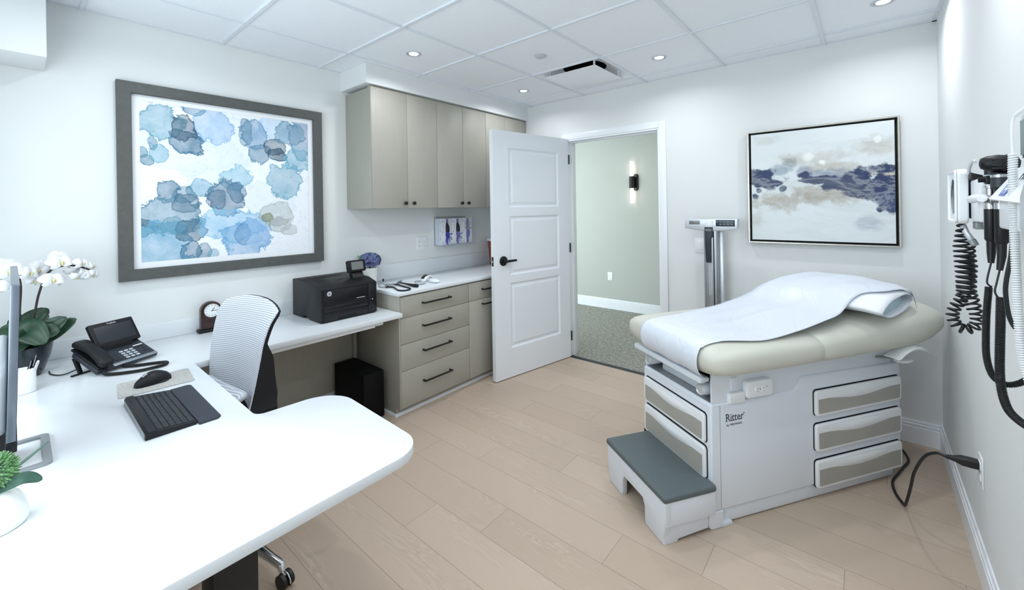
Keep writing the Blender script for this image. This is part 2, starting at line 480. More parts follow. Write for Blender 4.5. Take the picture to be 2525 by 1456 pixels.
def blob_mat(name, paper, blobs, axis, wob, rim, rough=0.5, ns=10.0, specks=False, veins=0.0):
    """blobs: (u, z, ru, rz, colour, alpha[, soft]); u runs along x (axis 0) or y (axis 1) of the room"""
    k = NT(name)
    geo = k.n('ShaderNodeNewGeometry')
    s = k.n('ShaderNodeSeparateXYZ'); k.l(geo.outputs['Position'], s.inputs[0])
    cb = k.n('ShaderNodeCombineXYZ'); k.l(s.outputs[axis], cb.inputs[0]); k.l(s.outputs[2], cb.inputs[1])
    col = None
    for i, b in enumerate(blobs):
        g = k.n('ShaderNodeGroup'); g.node_tree = BG
        if col is None: g.inputs['Base'].default_value = lin(paper)
        else: k.l(col, g.inputs['Base'])
        k.l(cb.outputs[0], g.inputs['Vector'])
        g.inputs['Center'].default_value = (b[0], b[1], 0); g.inputs['Inv'].default_value = (1/b[2], 1/b[3], 0)
        g.inputs['Color'].default_value = lin(b[4]); g.inputs['Alpha'].default_value = b[5]
        g.inputs['Soft'].default_value = b[6] if len(b) > 6 else 0.05
        g.inputs['Rim'].default_value = rim if len(b) < 7 else 0.0
        g.inputs['Seed'].default_value = i * 1.7; g.inputs['Wob'].default_value = wob; g.inputs['NScale'].default_value = ns
        col = g.outputs[0]
    if specks:
        vo = k.n('ShaderNodeTexVoronoi'); vo.inputs['Scale'].default_value = 13.0; k.l(cb.outputs[0], vo.inputs['Vector'])
        sp = k.n('ShaderNodeSeparateColor'); k.l(vo.outputs['Color'], sp.inputs[0])
        on = k.math('LESS_THAN', vo.outputs['Distance'], k.math('MULTIPLY', sp.outputs[1], 0.13))
        on = k.math('MULTIPLY', k.math('MULTIPLY', on, k.math('LESS_THAN', sp.outputs[0], 0.55)), 0.45)
        col = k.mix(on, col, lin((130, 150, 170)))
        fl = k.noise(cb.outputs[0], 7.0, 5, 0.6, 1.2)
        ln_ = k.math('ABSOLUTE', k.math('SUBTRACT', fl.outputs[0], 0.5))
        col = k.mix(k.math('MULTIPLY', k.math('LESS_THAN', ln_, 0.004), 0.22), col, lin((96, 130, 160)))
    if veins:
        vm_ = k.mapping(cb.outputs[0], scale=(2.6, 7.5, 1))
        n1_ = k.noise(vm_, 1.0, 9, 0.68, 0.9)
        rd = k.math('ABSOLUTE', k.math('SUBTRACT', n1_.outputs[0], 0.5))
        col = k.mix(k.math('MULTIPLY', k.ramp(rd, [(0.0, 1.0), (0.05, 0.0)]), veins), col, lin((222, 226, 226)))
        n2_ = k.noise(vm_, 0.7, 6, 0.6, 0.8)
        col = k.mix(k.math('MULTIPLY', k.ramp(n2_.outputs[0], [(0.52, 0.0), (0.72, 1.0)]), 0.28), col, lin((150, 152, 150)))
    k.l(col, k.b.inputs['Base Color']); k.b.inputs['Roughness'].default_value = rough
    return k.m
A1= [(0.675, 1.808, 0.271, 0.106, (215, 225, 240), 0.6), (0.903, 1.905, 0.138, 0.152, (215, 228, 245), 0.5), (0.813, 1.649, 0.176, 0.086, (215, 225, 240), 0.5), (1.095, 1.527, 0.154, 0.12, (220, 230, 242), 0.5), (0.531, 1.964, 0.101, 0.096, (140, 172, 192), 0.8), (0.787, 1.989, 0.095, 0.095, (140, 175, 225), 0.6), (0.657, 1.859, 0.083, 0.073, (88, 122, 150), 0.85), (0.641, 1.945, 0.063, 0.068, (62, 88, 115), 0.8), (0.688, 2.07, 0.054, 0.036, (100, 140, 172), 0.8), (0.493, 2.081, 0.015, 0.013, (150, 180, 215), 0.7), (0.447, 1.793, 0.032, 0.029, (118, 152, 172), 0.8), (0.472, 1.749, 0.034, 0.031, (98, 135, 158), 0.8), (0.528, 1.789, 0.041, 0.047, (140, 175, 195), 0.75), (0.499, 1.842, 0.021, 0.038, (108, 145, 170), 0.75), (1.139, 2.012, 0.097, 0.084, (175, 208, 235), 0.7), (1.005, 1.955, 0.081, 0.081, (112, 150, 195), 0.75), (0.962, 1.969, 0.035, 0.08, (105, 138, 165), 0.7), (1.039, 1.835, 0.063, 0.063, (105, 140, 170), 0.75), (1.156, 1.838, 0.065, 0.054, (62, 98, 125), 0.85), (1.131, 1.887, 0.057, 0.054, (45, 75, 102), 0.8), (1.229, 1.99, 0.084, 0.076, (118, 152, 182), 0.75), (1.316, 1.966, 0.082, 0.134, (112, 145, 185), 0.75), (1.266, 1.806, 0.085, 0.084, (150, 185, 212), 0.7), (1.191, 1.657, 0.104, 0.112, (140, 175, 200), 0.75), (0.899, 1.665, 0.09, 0.069, (165, 198, 222), 0.65), (0.711, 1.597, 0.062, 0.05, (140, 175, 200), 0.7), (0.57, 1.582, 0.053, 0.063, (88, 122, 152), 0.8), (0.643, 1.56, 0.044, 0.047, (95, 130, 158), 0.75), (0.843, 1.538, 0.096, 0.094, (82, 112, 145), 0.8), (0.909, 1.57, 0.045, 0.07, (95, 125, 160), 0.75), (0.801, 1.526, 0.047, 0.061, (78, 108, 140), 0.7), (0.568, 1.434, 0.151, 0.1, (105, 140, 165), 0.8), (0.643, 1.511, 0.06, 0.049, (78, 108, 138), 0.75), (0.455, 1.371, 0.051, 0.046, (72, 102, 130), 0.85), (0.522, 1.255, 0.137, 0.135, (135, 175, 208), 0.85), (0.669, 1.349, 0.07, 0.059, (78, 106, 132), 0.85), (0.694, 1.389, 0.041, 0.031, (100, 132, 160), 0.7), (0.585, 1.376, 0.055, 0.046, (120, 155, 180), 0.6), (0.667, 1.213, 0.045, 0.061, (78, 115, 148), 0.85), (0.728, 1.202, 0.034, 0.055, (82, 120, 148), 0.8), (0.772, 1.198, 0.027, 0.034, (130, 168, 190), 0.7), (0.895, 1.375, 0.167, 0.091, (160, 195, 232), 0.7), (0.961, 1.269, 0.132, 0.118, (130, 172, 222), 0.75), (0.933, 1.31, 0.043, 0.059, (108, 142, 195), 0.6), (1.02, 1.317, 0.075, 0.081, (140, 178, 220), 0.5), (1.137, 1.432, 0.101, 0.075, (160, 168, 160), 0.6), (1.155, 1.364, 0.059, 0.049, (140, 150, 150), 0.6), (1.083, 1.414, 0.037, 0.029, (112, 115, 62), 0.75), (1.219, 1.32, 0.048, 0.041, (175, 178, 175), 0.6)]
A2= [(0.269, 1.75, 0.229, 0.047, (168, 160, 142), 0.45, 0.7), (-0.061, 1.793, 0.101, 0.058, (168, 160, 142), 0.5, 0.7), (0.176, 1.681, 0.153, 0.034, (168, 160, 142), 0.6, 0.6), (0.209, 1.506, 0.223, 0.058, (158, 148, 130), 0.75, 0.6), (0.473, 1.466, 0.161, 0.061, (158, 148, 130), 0.65, 0.6), (0.002, 1.631, 0.141, 0.022, (168, 160, 142), 0.6, 0.6), (0.596, 1.343, 0.058, 0.059, (168, 160, 142), 0.4, 0.8), (-0.011, 1.316, 0.076, 0.04, (150, 158, 178), 0.55, 0.7), (0.537, 1.899, 0.085, 0.033, (168, 160, 142), 0.3, 0.8), (0.449, 1.685, 0.075, 0.037, (110, 135, 155), 0.7, 0.6), (0.4, 1.73, 0.04, 0.034, (95, 110, 115), 0.6, 0.6), (0.322, 1.66, 0.045, 0.039, (105, 120, 150), 0.6, 0.6), (0.177, 1.635, 0.13, 0.034, (105, 120, 150), 0.6, 0.5), (0.577, 1.636, 0.107, 0.052, (40, 54, 88), 0.95, 0.35), (0.52, 1.591, 0.084, 0.033, (40, 54, 88), 0.9, 0.4), (0.309, 1.64, 0.039, 0.02, (40, 54, 88), 0.9, 0.4), (0.22, 1.603, 0.091, 0.025, (40, 54, 88), 0.9, 0.35), (0.13, 1.568, 0.099, 0.036, (40, 54, 88), 0.95, 0.35), (0.036, 1.582, 0.062, 0.063, (40, 54, 88), 0.95, 0.25), (-0.014, 1.539, 0.119, 0.055, (40, 54, 88), 0.95, 0.3), (-0.101, 1.539, 0.073, 0.082, (40, 54, 88), 0.95, 0.3), (-0.092, 1.657, 0.063, 0.024, (40, 54, 88), 0.9, 0.4), (-0.1, 1.453, 0.058, 0.054, (50, 66, 100), 0.85, 0.5), (-0.126, 1.403, 0.031, 0.026, (55, 70, 104), 0.8, 0.5), (-0.07, 1.403, 0.017, 0.016, (40, 54, 88), 0.8, 0.4), (0.433, 1.554, 0.02, 0.016, (70, 88, 105), 0.85, 0.4), (0.582, 1.544, 0.016, 0.015, (60, 75, 95), 0.8, 0.4), (0.605, 1.499, 0.022, 0.02, (60, 75, 95), 0.8, 0.4), (0.335, 1.602, 0.017, 0.008, (60, 75, 95), 0.8, 0.4), (-0.062, 1.836, 0.022, 0.02, (235, 238, 235), 0.9, 0.5), (-0.123, 1.619, 0.036, 0.01, (190, 182, 165), 0.8, 0.5), (0.213, 1.722, 0.019, 0.015, (240, 242, 240), 0.9, 0.6), (0.288, 1.768, 0.038, 0.027, (240, 242, 240), 0.8, 0.6)]

# ------------------------------------------------------------------ room shell
XB, YA, YC, XD, ZC = 3.47, 3.05, -0.33, -0.36, 2.503
T = 0.12
DY0, DY1, DZ = 1.305, 2.215, 2.098        # doorway
XH = 5.423                                 # far wall of the hallway

struct('floor', MB().box(XD - T, XB, YC - T, YA + T, -0.05, 0.0), M['floor'])
struct('floor_hall', MB().box(XB, XH + T, -0.9, 4.6, -0.05, 0.0), M['carpet'])
struct('wall_left', MB().box(XD - T, XB + T, YA, YA + T, 0, 2.9), M['wall'])
w = MB()
w.box(XB, XB + T, YC - T, DY0, 0, 2.9).box(XB, XB + T, DY1, YA, 0, 2.9).box(XB, XB + T, DY0, DY1, DZ, 2.9)
struct('wall_back', w, M['wall'])
struct('wall_right', MB().box(XD - T, XB, YC - T, YC, 0, 2.9), M['wall'])
w = MB()   # window wall, out of the frame
WY0, WY1, WZ0, WZ1 = 0.45, 2.45, 0.90, 2.12
w.box(XD - T, XD, YC, WY0, 0, 2.9).box(XD - T, XD, WY1, YA, 0, 2.9).box(XD - T, XD, WY0, WY1, 0, WZ0).box(XD - T, XD, WY0, WY1, WZ1, 2.9)
struct('wall_front', w, M['wall'])
w = MB()
for y0, y1 in ((WY0, WY0 + .04), (WY1 - .04, WY1), ((WY0 + WY1)/2 - .02, (WY0 + WY1)/2 + .02)): w.box(XD - .08, XD - .03, y0, y1, WZ0, WZ1)
w.box(XD - .08, XD - .03, WY0, WY1, WZ0, WZ0 + .04).box(XD - .08, XD - .03, WY0, WY1, WZ1 - .04, WZ1)
struct('window_1', w, M['trim'])
struct('wall_hall', MB().box(XH, XH + T, -0.9, 4.6, 0, 2.9), M['hallwall'])
struct('wall_hall_left', MB().box(XB + T, XH, 4.5, 4.6, 0, 2.9), M['hallwall'])
struct('wall_hall_right', MB().box(XB + T, XH, -0.9, -0.8, 0, 2.9), M['hallwall'])
struct('ceiling_hall', MB().box(XB + T, XH, -0.8, 4.5, 2.55, 2.6), M['tile'])

# lay-in tile ceiling: 0.607 m grid, with the opening of the air diffuser left out
GX = [2.655 + 0.607*i for i in range(-5, 2)]
GY = [2.010 + 0.605*i for i in range(-4, 2)]
xs = [XD] + GX + [XB]; ys = [YC] + GY + [YA]
c = MB()
for x0, x1 in zip(xs, xs[1:]):
    for y0, y1 in zip(ys, ys[1:]):
        if abs((x0+x1)/2 - 2.9585) < .1 and abs((y0+y1)/2 - 1.7075) < .1: continue
        c.box(x0, x1, y0, y1, ZC, ZC + .02)
struct('ceiling', c, M['tile'])
struct('ceiling_slab', MB().box(XD, XB, YC, YA, 2.86, 2.9), M['dark'])
b = MB()
for x in GX: b.box(x - .0085, x + .0085, YC, YA, ZC - .010, ZC - .0003)
for y in GY: b.box(XD, XB, y - .0085, y + .0085, ZC - .0102, ZC - .0003)
b.box(XD, XB, YC, YC + .02, ZC - .004, ZC - .0003).box(XD, XB, YA - .02, YA, ZC - .004, ZC - .0003).box(XB - .02, XB, YC, YA, ZC - .004, ZC - .0003)
struct('trim_1', b, M['tbar'])

# soffits: above the wall cabinets, and the boxed beam by the window
SY, SX, SZ = 2.693, 1.612, 2.359
struct('trim_2', MB().box(SX, XB, SY, YA, SZ, ZC - .001), M['wall'])
struct('trim_3', MB().box(XD, 0.098, 2.76, YA, 2.150, ZC - .001, .006), M['wall'])

# baseboards with a stepped top
bp = [(0, 0), (.014, 0), (.014, .098), (.0085, .101), (.0085, .106), (.0120, .109), (.0120, .117), (.0065, .120), (.0065, .126), (.0085, .129), (.006, .138), (0, .138)]
struct('baseboard_back', MB().prism([(XB - u - .0005, z) for u, z in bp], 'y', YC + .014, 1.249), M['trim'])
struct('baseboard_right', MB().prism([(YC + u + .0005, z) for u, z in bp], 'x', XD, XB), M['trim'])
struct('baseboard_hall', MB().prism([(XH - u - .0005, z) for u, z in bp], 'y', -0.8, 4.5), M['trim'])
struct('baseboard_left', MB().prism([(YA - u - .0005, z * .8) for u, z in bp], 'x', XD, 1.68), M['trim'])

# door frame
f = MB()
cw = .056
for (y0, y1) in ((DY0 - cw, DY0), (DY1, DY1 + cw)):
    f.box(XB - .018, XB - .0005, y0, y1, 0, DZ + cw, .003)
f.box(XB - .018, XB - .0005, DY0, DY1, DZ, DZ + cw, .003)
f.box(XB - .012, XB + T + .012, DY0 - .001, DY0 + .014, 0, DZ, .002)
f.box(XB - .012, XB + T + .012, DY1 - .014, DY1 + .001, 0, DZ, .002)
f.box(XB - .012, XB + T + .012, DY0 + .014, DY1 - .014, DZ - .014, DZ + .001, .002)
f.box(XB + .045, XB + .085, DY0 + .014, DY0 + .026, 0, DZ - .014, .002).box(XB + .045, XB + .085, DY1 - .026, DY1 - .014, 0, DZ - .014, .002)
f.box(XB + .045, XB + .085, DY0 + .026, DY1 - .026, DZ - .026, DZ - .014, .002)
fr = struct('trim_4', f, M['trim'])
link('strike_plate', MB().box(XB + .004, XB + .034, DY0 + .0142, DY0 + .016, .972, 1.055, .001), M['blackm'], fr)
struct('trim_5', MB().prism([(XB - .03, .0005), (XB + .02, .0005), (XB + .012, .007), (XB - .02, .005)], 'y', DY0 + .014, DY1 - .014), M['greydark'])

# door leaf, open into the room; local x runs from the free edge to the hinge, the seen face is y = 0
dang = math.atan2(-0.177, 0.984)
door = bpy.data.objects.new('door_1', None); C.objects.link(door); door.location = (2.549, 2.352, 0.008); door.rotation_euler = (0, 0, dang); door['kind'] = 'structure'
DW, DH, DT = .912, 2.098, .042
pz = [(.243, .803), (.866, 1.374), (1.446, 1.960)]
px0, px1 = .168, .776
d = MB()
d.box(0, px0, 0, DT, 0, DH).box(px1, DW, 0, DT, 0, DH)
zz = [0] + [q for p in pz for q in p] + [DH]
for z0, z1 in zip(zz[::2], zz[1::2]): d.box(px0, px1, 0, DT, z0, z1)
for z0, z1 in pz:
    def rg(i, y): return [(px0 + i, y, z0 + i), (px1 - i, y, z0 + i), (px1 - i, y, z1 - i), (px0 + i, y, z1 - i)]
    d.loft([rg(0, 0), rg(.005, .0015), rg(.016, .011), rg(.026, .011), rg(.046, .004)], True, False, True)
    d.loft([rg(0, DT), rg(.016, DT - .011), rg(.026, DT - .011), rg(.046, DT - .004)], True, False, True)
struct('door_leaf', d, M['door'], door, ang=12)
h = MB()
h.lathe([(.001, 0), (.041, 0), (.041, .006), (.038, .009), (.013, .011), (.012, .045), (.001, .045)], mat=Matrix.Rotation(R(90), 4, 'X'), c=(.096, -.0003, .996))
h.loft([[(x, y - .045, .996 + z) for y, z in ((.009, -.010 + t), (.009, .010), (-.007, .010), (-.007, -.010 + t))] for x, t in ((.085, 0), (.10, 0), (.195, .003), (.204, .004))])
struct('door_handle', h, M['blackm'], door)
l = MB().box(-.0015, 0, .009, .034, .958, 1.036, .0006)
lp = struct('latch_plate', l, M['blackm'], door)
link('latch_bolt', MB().prism([(.013, .988), (.030, .988), (.030, 1.006), (.013, 1.006)], 'x', -.008, -.001, .002), M['chrome'], lp)
for z in (.20, 1.05, 1.90):
    struct('hinge', MB().cyl((DW + .008, -.006, z - .045), (DW + .008, -.006, z + .045), .0065, n=14).box(DW - .001, DW + .0015, .0, .035, z - .045, z + .045), M['blackm'], door)

# ------------------------------------------------------------------ ceiling fittings
def downlight(x, y, label, seen=True):
    if seen:
        t = thing('recessed_downlight', label, 'ceiling light', (x, y, ZC), 0, 'recessed ceiling downlights', local=True)
        part('trim_ring', MB().lathe([(.053, -.0004), (.052, -.004), (.045, -.0055), (.040, -.004), (.039, -.0008)], n=48, cap0=False, cap1=False), M['ringgrey'], t)  # grey rather than white, to paint in the ring's shading
        part('reflector', MB().lathe([(.0395, -.0045), (.0385, -.0008), (.036, -.0012), (.032, -.0010)], n=48, cap0=False, cap1=False), M['steel'], t)  # darker ring paints the shade of a recess that is not cut
        part('lens', MB().lathe([(.032, -.0010), (.030, -.0030), (.001, -.0045)], n=40), M['lens'], t)
    la = bpy.data.lights.new('lamp', 'AREA'); la.shape = 'DISK'; la.size = .058; la.energy = LAMP; la.spread = R(158); la.color = (0.92, 0.96, 1.0)
    o = bpy.data.objects.new('lamp', la); C.objects.link(o); o.location = (x, y, ZC - .0075)
LAMP = 5.8
downlight(1.745, 2.318, 'white round ceiling downlight in front of the wall cabinets, third tile from the doorway wall')
downlight(2.962, 2.339, 'white round ceiling downlight near the end of the soffit by the doorway wall')
downlight(2.962, 1.108, 'white round ceiling downlight beside the air diffuser above the foot of the exam table')
downlight(2.952, -.085, 'white round ceiling downlight at the top edge of the photo near the right wall')
for p in ((.54, 2.32), (.54, 1.11), (1.75, 1.11), (1.75, -.085), (.54, -.085)): downlight(p[0], p[1], '', False)

tag(link('sprinkler_cover', MB().lathe([(.001, -.0003), (.031, -.0003), (.031, -.006), (.0375, -.006), (.0375, -.009), (.035, -.0105), (.001, -.0105)], c=(2.362, 1.709, ZC), n=40), M['ringgrey']),
    'small round white sprinkler cover disc on the ceiling left of the air diffuser', 'sprinkler cover')

t = thing('air_diffuser', 'square white ceiling air diffuser with a dark opening behind its flat plate', 'air vent', (2.9585, 1.7075, ZC))
cx, cy = 2.9585, 1.7075
def sq(h, z, r=.02, n=5): return [(cx + u, cy + v, z) for u, v in rrect(-h, h, -h, h, r, n)]
part('frame', MB().loft([sq(.2945, ZC - .001, .004), sq(.285, ZC - .002, .004), sq(.268, ZC + .006, .03), sq(.235, ZC + .045, .09), sq(.185, ZC + .060, .15), sq(.17, ZC + .062, .165)], True, False, False), M['white'], t)
part('duct', MB().loft([sq(.17, ZC + .0621, .165), sq(.165, ZC + .2, .16)], True, False, True), M['dark'], t)
part('face_plate', MB().prism([(cx + .019 + u, cy + .020 + v) for u, v in rrect(-.225, .225, -.225, .225, .014)], 'z', ZC - .012, ZC - .009, .001), M['white'], t)
for u, v in ((-.19, -.19), (.2, -.19), (.2, .2), (-.19, .2)): part('bracket', MB().box(cx + u - .012, cx + u + .012, cy + v - .002, cy + v + .002, ZC - .009, ZC + .055), M['white'], t)


# ------------------------------------------------------------------ framed art
def framed(x0, x1, z0, z1, fw, fd, ax, pos, sgn):
    def ring(i, off):
        if ax == 'y': return [(x0 + i, pos + sgn*off, z0 + i), (x1 - i, pos + sgn*off, z0 + i), (x1 - i, pos + sgn*off, z1 - i), (x0 + i, pos + sgn*off, z1 - i)]
        return [(pos + sgn*off, x0 + i, z0 + i), (pos + sgn*off, x1 - i, z0 + i), (pos + sgn*off, x1 - i, z1 - i), (pos + sgn*off, x0 + i, z1 - i)]
    return MB().loft([ring(0, .001), ring(0, fd - .002), ring(.002, fd), ring(fw - .002, fd), ring(fw, fd - .003), ring(fw, .004)], True, False, False), ring
t = thing('framed_art', 'large ink-wash print of blue and grey blooms in a wide charcoal frame', 'picture', (.90, YA, 1.63))
FX0, FX1, FZ0, FZ1 = .350, 1.446, 1.089, 2.167
mb, ring = framed(FX0, FX1, FZ0, FZ1, .060, .034, 'y', YA, -1)
part('frame', mb, M['graphite'], t)
part('mat_board', MB().loft([ring(.0605, .010), ring(.094, .0105)], True, False, False), M['matboard'], t)
part('print', MB().face(ring(.094, .0092)), blob_mat('ink_print', (238, 241, 247), [(b[0], b[1], b[2]*1.10, b[3]*1.10, (b[4][0]*.72, b[4][1]*.92, b[4][2]*.92) if sum(b[4]) < 600 and i < 44 else b[4], min(.98, b[5]*1.05)) for i, b in enumerate(A1)], 0, 1.9, .40, ns=11.0, specks=True), t)

t = thing('framed_painting', 'abstract navy, white and tan seascape canvas in a thin silver frame', 'picture', (XB, .245, 1.57))
mb, ring = framed(-.163, .650, 1.172, 1.969, .010, .045, 'x', XB, -1)
part('frame', mb, M['champ'], t)
part('shadow_gap', MB().loft([ring(.0102, .012), ring(.026, .012)], True, False, False), M['dark'], t)
part('canvas', MB().loft([ring(.0225, .010), ring(.0225, .036), ring(.024, .038)], True, False, True), blob_mat('seascape', (218, 224, 226), [(b[0], b[1], b[2]*1.3, b[3]*1.4, (b[4][0]*.85, b[4][1]*.92, b[4][2]*1.02) if sum(b[4]) < 300 else b[4], min(1.7, b[5]*1.7) if sum(b[4]) < 300 else b[5]*1.35, min(.95, b[6]*1.0)) for b in A2], 1, 2.4, .0, ns=13.0, veins=.30), t)

# ------------------------------------------------------------------ wall cabinets
UZ0, UZ1, UY = 1.462, 2.335, 2.720
ux = [1.650, 1.958, 2.254, 2.546, 2.838, 3.122, 3.425]
ulab = ['pair of taupe wall cabinet doors nearest the framed print', 'taupe two-door wall cabinet above the glove box holder', 'taupe two-door wall cabinet partly hidden behind the open door']
for i in range(3):
    x0, x1, x2 = ux[2*i], ux[2*i+1], ux[2*i+2]
    t = thing('wall_cabinet', ulab[i], 'cabinet', (x0, YA, UZ0), 0, 'wall cabinets over the counter')
    bd = MB().box(x0 + .0005, x2 - .0005, UY + .0005, YA - .001, UZ0, UZ1)
    if i == 0: bd.box(x0 - .003, x0, UY - .0195, YA - .001, UZ0, UZ1, .001)
    if i == 2: bd.box(x2 + .001, XB - .001, UY, UY + .018, UZ0, UZ1)
    bd.box(x0, x2, UY + .004, UY + .02, UZ1, SZ - .001)
    part('body', bd, M['cab'], t)
    for (a0, a1, kx) in ((x0, x1, x1 - .030), (x1, x2, x1 + .048)):
        dr = part('door', MB().box(a0 + .0015, a1 - .0015, UY - .0185, UY, UZ0, UZ1 + .008, .0012), M['cab'], t)
        part('knob', MB().lathe([(.001, 0), (.006, 0), (.006, .010), (.0145, .015), (.0145, .022), (.012, .025), (.001, .025)], n=28, mat=Matrix.Rotation(R(90), 4, 'X'), c=(kx, UY - .0186, UZ0 + .038)), M['blackm'], dr)

# ------------------------------------------------------------------ base cabinets, counter
BY = 2.500
def pull(x0, x1, z, y):
    p = MB()
    p.box(x0, x1, y - .036, y - .026, z - .006, z + .006, .002)
    for x in (x0 + .006, x1 - .006): p.box(x - .006, x + .006, y - .030, y - .0001, z - .006, z + .006, .0015)
    return p
bz = [.060, .317, .503, .688, .836]
hz = [.205, .427, .606, .771]
t = thing('drawer_cabinet', 'taupe base cabinet with four drawers and long black bar pulls', 'cabinet', (1.717, BY, 0), 0, 'base cabinets under the counter')
bd = MB().box(1.7055, 2.3755, BY + .0005, 3.045, .060, .8465)
bd.box(1.705, 1.7165, BY - .0195, 3.045, .060, .8465, .001)
bd.box(1.7057, 2.3755, BY + .030, 3.04, 0, .060)
part('body', bd, M['cab'], t)
part('toe_trim', MB().prism([(BY + .0295, 0), (BY + .018, 0), (BY + .020, .012), (BY + .0295, .018)], 'x', 1.695, 2.3755).prism([(1.7050, .0), (1.694, .0), (1.696, .012), (1.7050, .018)], 'y', BY + .02, 3.03), M['trim'], t)
for k in range(4):
    dr = part('drawer', MB().box(1.7185, 2.3740, BY - .0185, BY, bz[k] + .0015, bz[k+1] - .0015, .0012), M['cab'], t)
    part('handle', pull(1.902, 2.166, hz[k], BY - .0185), M['blackm'], dr)
def door_unit(x0, x1, label):
    t = thing('base_cabinet', label, 'cabinet', (x0, BY, 0), 0, 'base cabinets under the counter')
    bd = MB().box(x0 + .0005, x1 - .0005, BY + .0005, 3.045, .060, .8465).box(x0, x1, BY + .030, 3.04, 0, .060)
    part('body', bd, M['cab'], t)
    part('toe_trim', MB().prism([(BY + .0295, 0), (BY + .018, 0), (BY + .020, .012), (BY + .0295, .018)], 'x', x0, x1), M['trim'], t)
    dr = part('drawer', MB().box(x0 + .0015, x1 - .0015, BY - .0185, BY, bz[3] + .0015, bz[4] - .0015, .0012), M['cab'], t)
    part('handle', pull(x0 + .147, x0 + .407, hz[3], BY - .0185), M['blackm'], dr)
    dr = part('door', MB().box(x0 + .0015, x1 - .0015, BY - .0185, BY, bz[0] + .0015, bz[3] - .0015, .0012), M['cab'], t)
    part('handle', pull(x0 + .147, x0 + .407, .648, BY - .0185), M['blackm'], dr)
door_unit(2.376, 2.93, 'taupe base cabinet with one drawer over a tall door beside the open door')
t = thing('counter', 'white quartz counter on the base cabinets with a low backsplash', 'counter', (1.70, 2.485, .847))
part('worktop', MB().box(1.698, XB - .003, 2.474, YA - .003, .847, .871, .003), M['quartz'], t)
part('backsplash', MB().box(1.698, XB - .003, 3.030, YA - .001, .8712, .999, .002), M['quartz'], t)

# ------------------------------------------------------------------ U-shaped desk
DZT, DZB = .745, .715
def arc(cx, cy, r, a0, a1, n=10): return [(cx + r*math.cos(R(a0 + (a1-a0)*k/n)), cy + r*math.sin(R(a0 + (a1-a0)*k/n))) for k in range(n + 1)]
outline = [(XD + .002, 1.018)] + arc(.792 - .10, 1.018 + .10, .10, -90, 0) + arc(.806 - .13, 1.612 - .13, .13, 0, 90) + arc(.565, 1.655, .034, 270, 180, 5) + [(.536, 2.418), (1.692, 2.418), (1.692, YA - .002), (XD + .002, YA - .002)]
t = thing('desk', 'white U-shaped quartz desk with a rounded peninsula end', 'desk', (.2, 1.9, 0))
part('desktop', MB().prism(outline, 'z', DZB, DZT, .003), M['quartz'], t, ang=30)
part('backsplash', MB().box(XD + .002, 1.692, 3.032, YA - .001, DZT + .0002, .836, .002), M['quartz'], t)
part('apron', MB().box(.60, 1.50, 2.446, 2.466, .686, DZB - .0005, .001).box(1.502, 1.56, 2.446, 2.47, .693, DZB - .0005, .001), M['trim'], t)
part('modesty_panel', MB().box(XD + .005, 1.68, 3.030, 3.0345, .112, DZB - .001).box(1.655, 1.68, 3.0, 3.0295, .112, DZB - .001), M['cab'], t)
part('leg', MB().box(.295, .392, 1.20, 1.30, .012, DZB - .0005, .002).box(.20, .48, 1.10, 1.42, 0, .012, .002), M['blackm'], t)

# ------------------------------------------------------------------ exam table (local: x to the head, y across, origin at the near foot corner)
TA = R(-33.3)
t = thing('exam_table', 'white medical exam table with beige cushion, five drawers and a pull-out step', 'exam table', (1.993, .538, 0), TA, local=True)
TBL = t
# body: side profile with the raised rear shoulder
prof = [(0, .075), (1.215, .075), (1.215, .590), (1.200, .603), (.540, .611), (.524, .604), (.494, .556), (.480, .549), (.012, .553), (0, .543)]
part('cabinet_body', MB().prism(prof, 'y', 0, .512, .008, 3), M['exam'], t)
part('skirt', MB().box(.03, 1.17, .012, .50, .006, .0745, .004), M['exam'], t)
ft = MB()
ft.prism([(-.010, .0), (.050, .0), (.052, .020), (.056, .074), (.002, .076), (-.016, .074), (-.027, .062), (-.030, .045), (-.027, .022), (-.020, .008)], 'y', -.006, .05, .006, 3)
part('foot_block', ft, M['exam'], t)
part('foot_block', MB().prism([(-.010, .0), (.050, .0), (.052, .020), (.056, .074), (.002, .076), (-.016, .074), (-.027, .062), (-.030, .045), (-.027, .022), (-.020, .008)], 'y', .462, .518, .006, 3), M['exam'], t)
part('floor_glide', MB().box(.03, .105, -.003, .03, 0, .016, .001), M['exam'], t)
part('upper_housing', MB().box(.16, 1.16, .010, .502, .548, .690, .003), M['exam'], t)
part('side_cheek', MB().box(.010, .165, .006, .014, .5535, .690), M['exam'], t)
part('side_cheek', MB().box(.010, .165, .498, .506, .5535, .690), M['exam'], t)
part('panel_seam', MB().box(.0465, .0485, -.0006, .0002, .085, .545), M['steel'], t)
part('shelf_back', MB().box(.155, .1595, .015, .497, .5535, .69), M['dark'], t)
sf = MB().box(.012, .155, .015, .497, .5535, .5548)
part('shelf', sf, M['steel'], t)
part('tray_front', MB().box(.060, .070, .105, .425, .5555, .636, .003), M['exam'], t)
for yy in (.062, .462):
    st = MB()
    st.lathe([(.020, -.10), (.0265, -.095), (.0275, -.03), (.0245, -.012), (.0245, 0)], mat=Matrix.Rotation(R(-90), 4, 'Y'), c=(-.005, yy, .600), n=28)
    sp = part('stirrup_end', st, M['exam'], t)
    part('end_cap', MB().lathe([(.0246, 0), (.022, .004), (.018, .001), (.001, .001)], mat=Matrix.Rotation(R(-90), 4, 'Y'), c=(-.0052, yy, .600), n=28), M['silver'], sp)
fb = MB().box(-.036, -.010, .022, .545, .646, .672, .002)
fb.box(-.012, .012, .024, .040, .650, .668).box(-.012, .012, .500, .516, .650, .668)
part('foot_bar', fb, M['exam'], t)

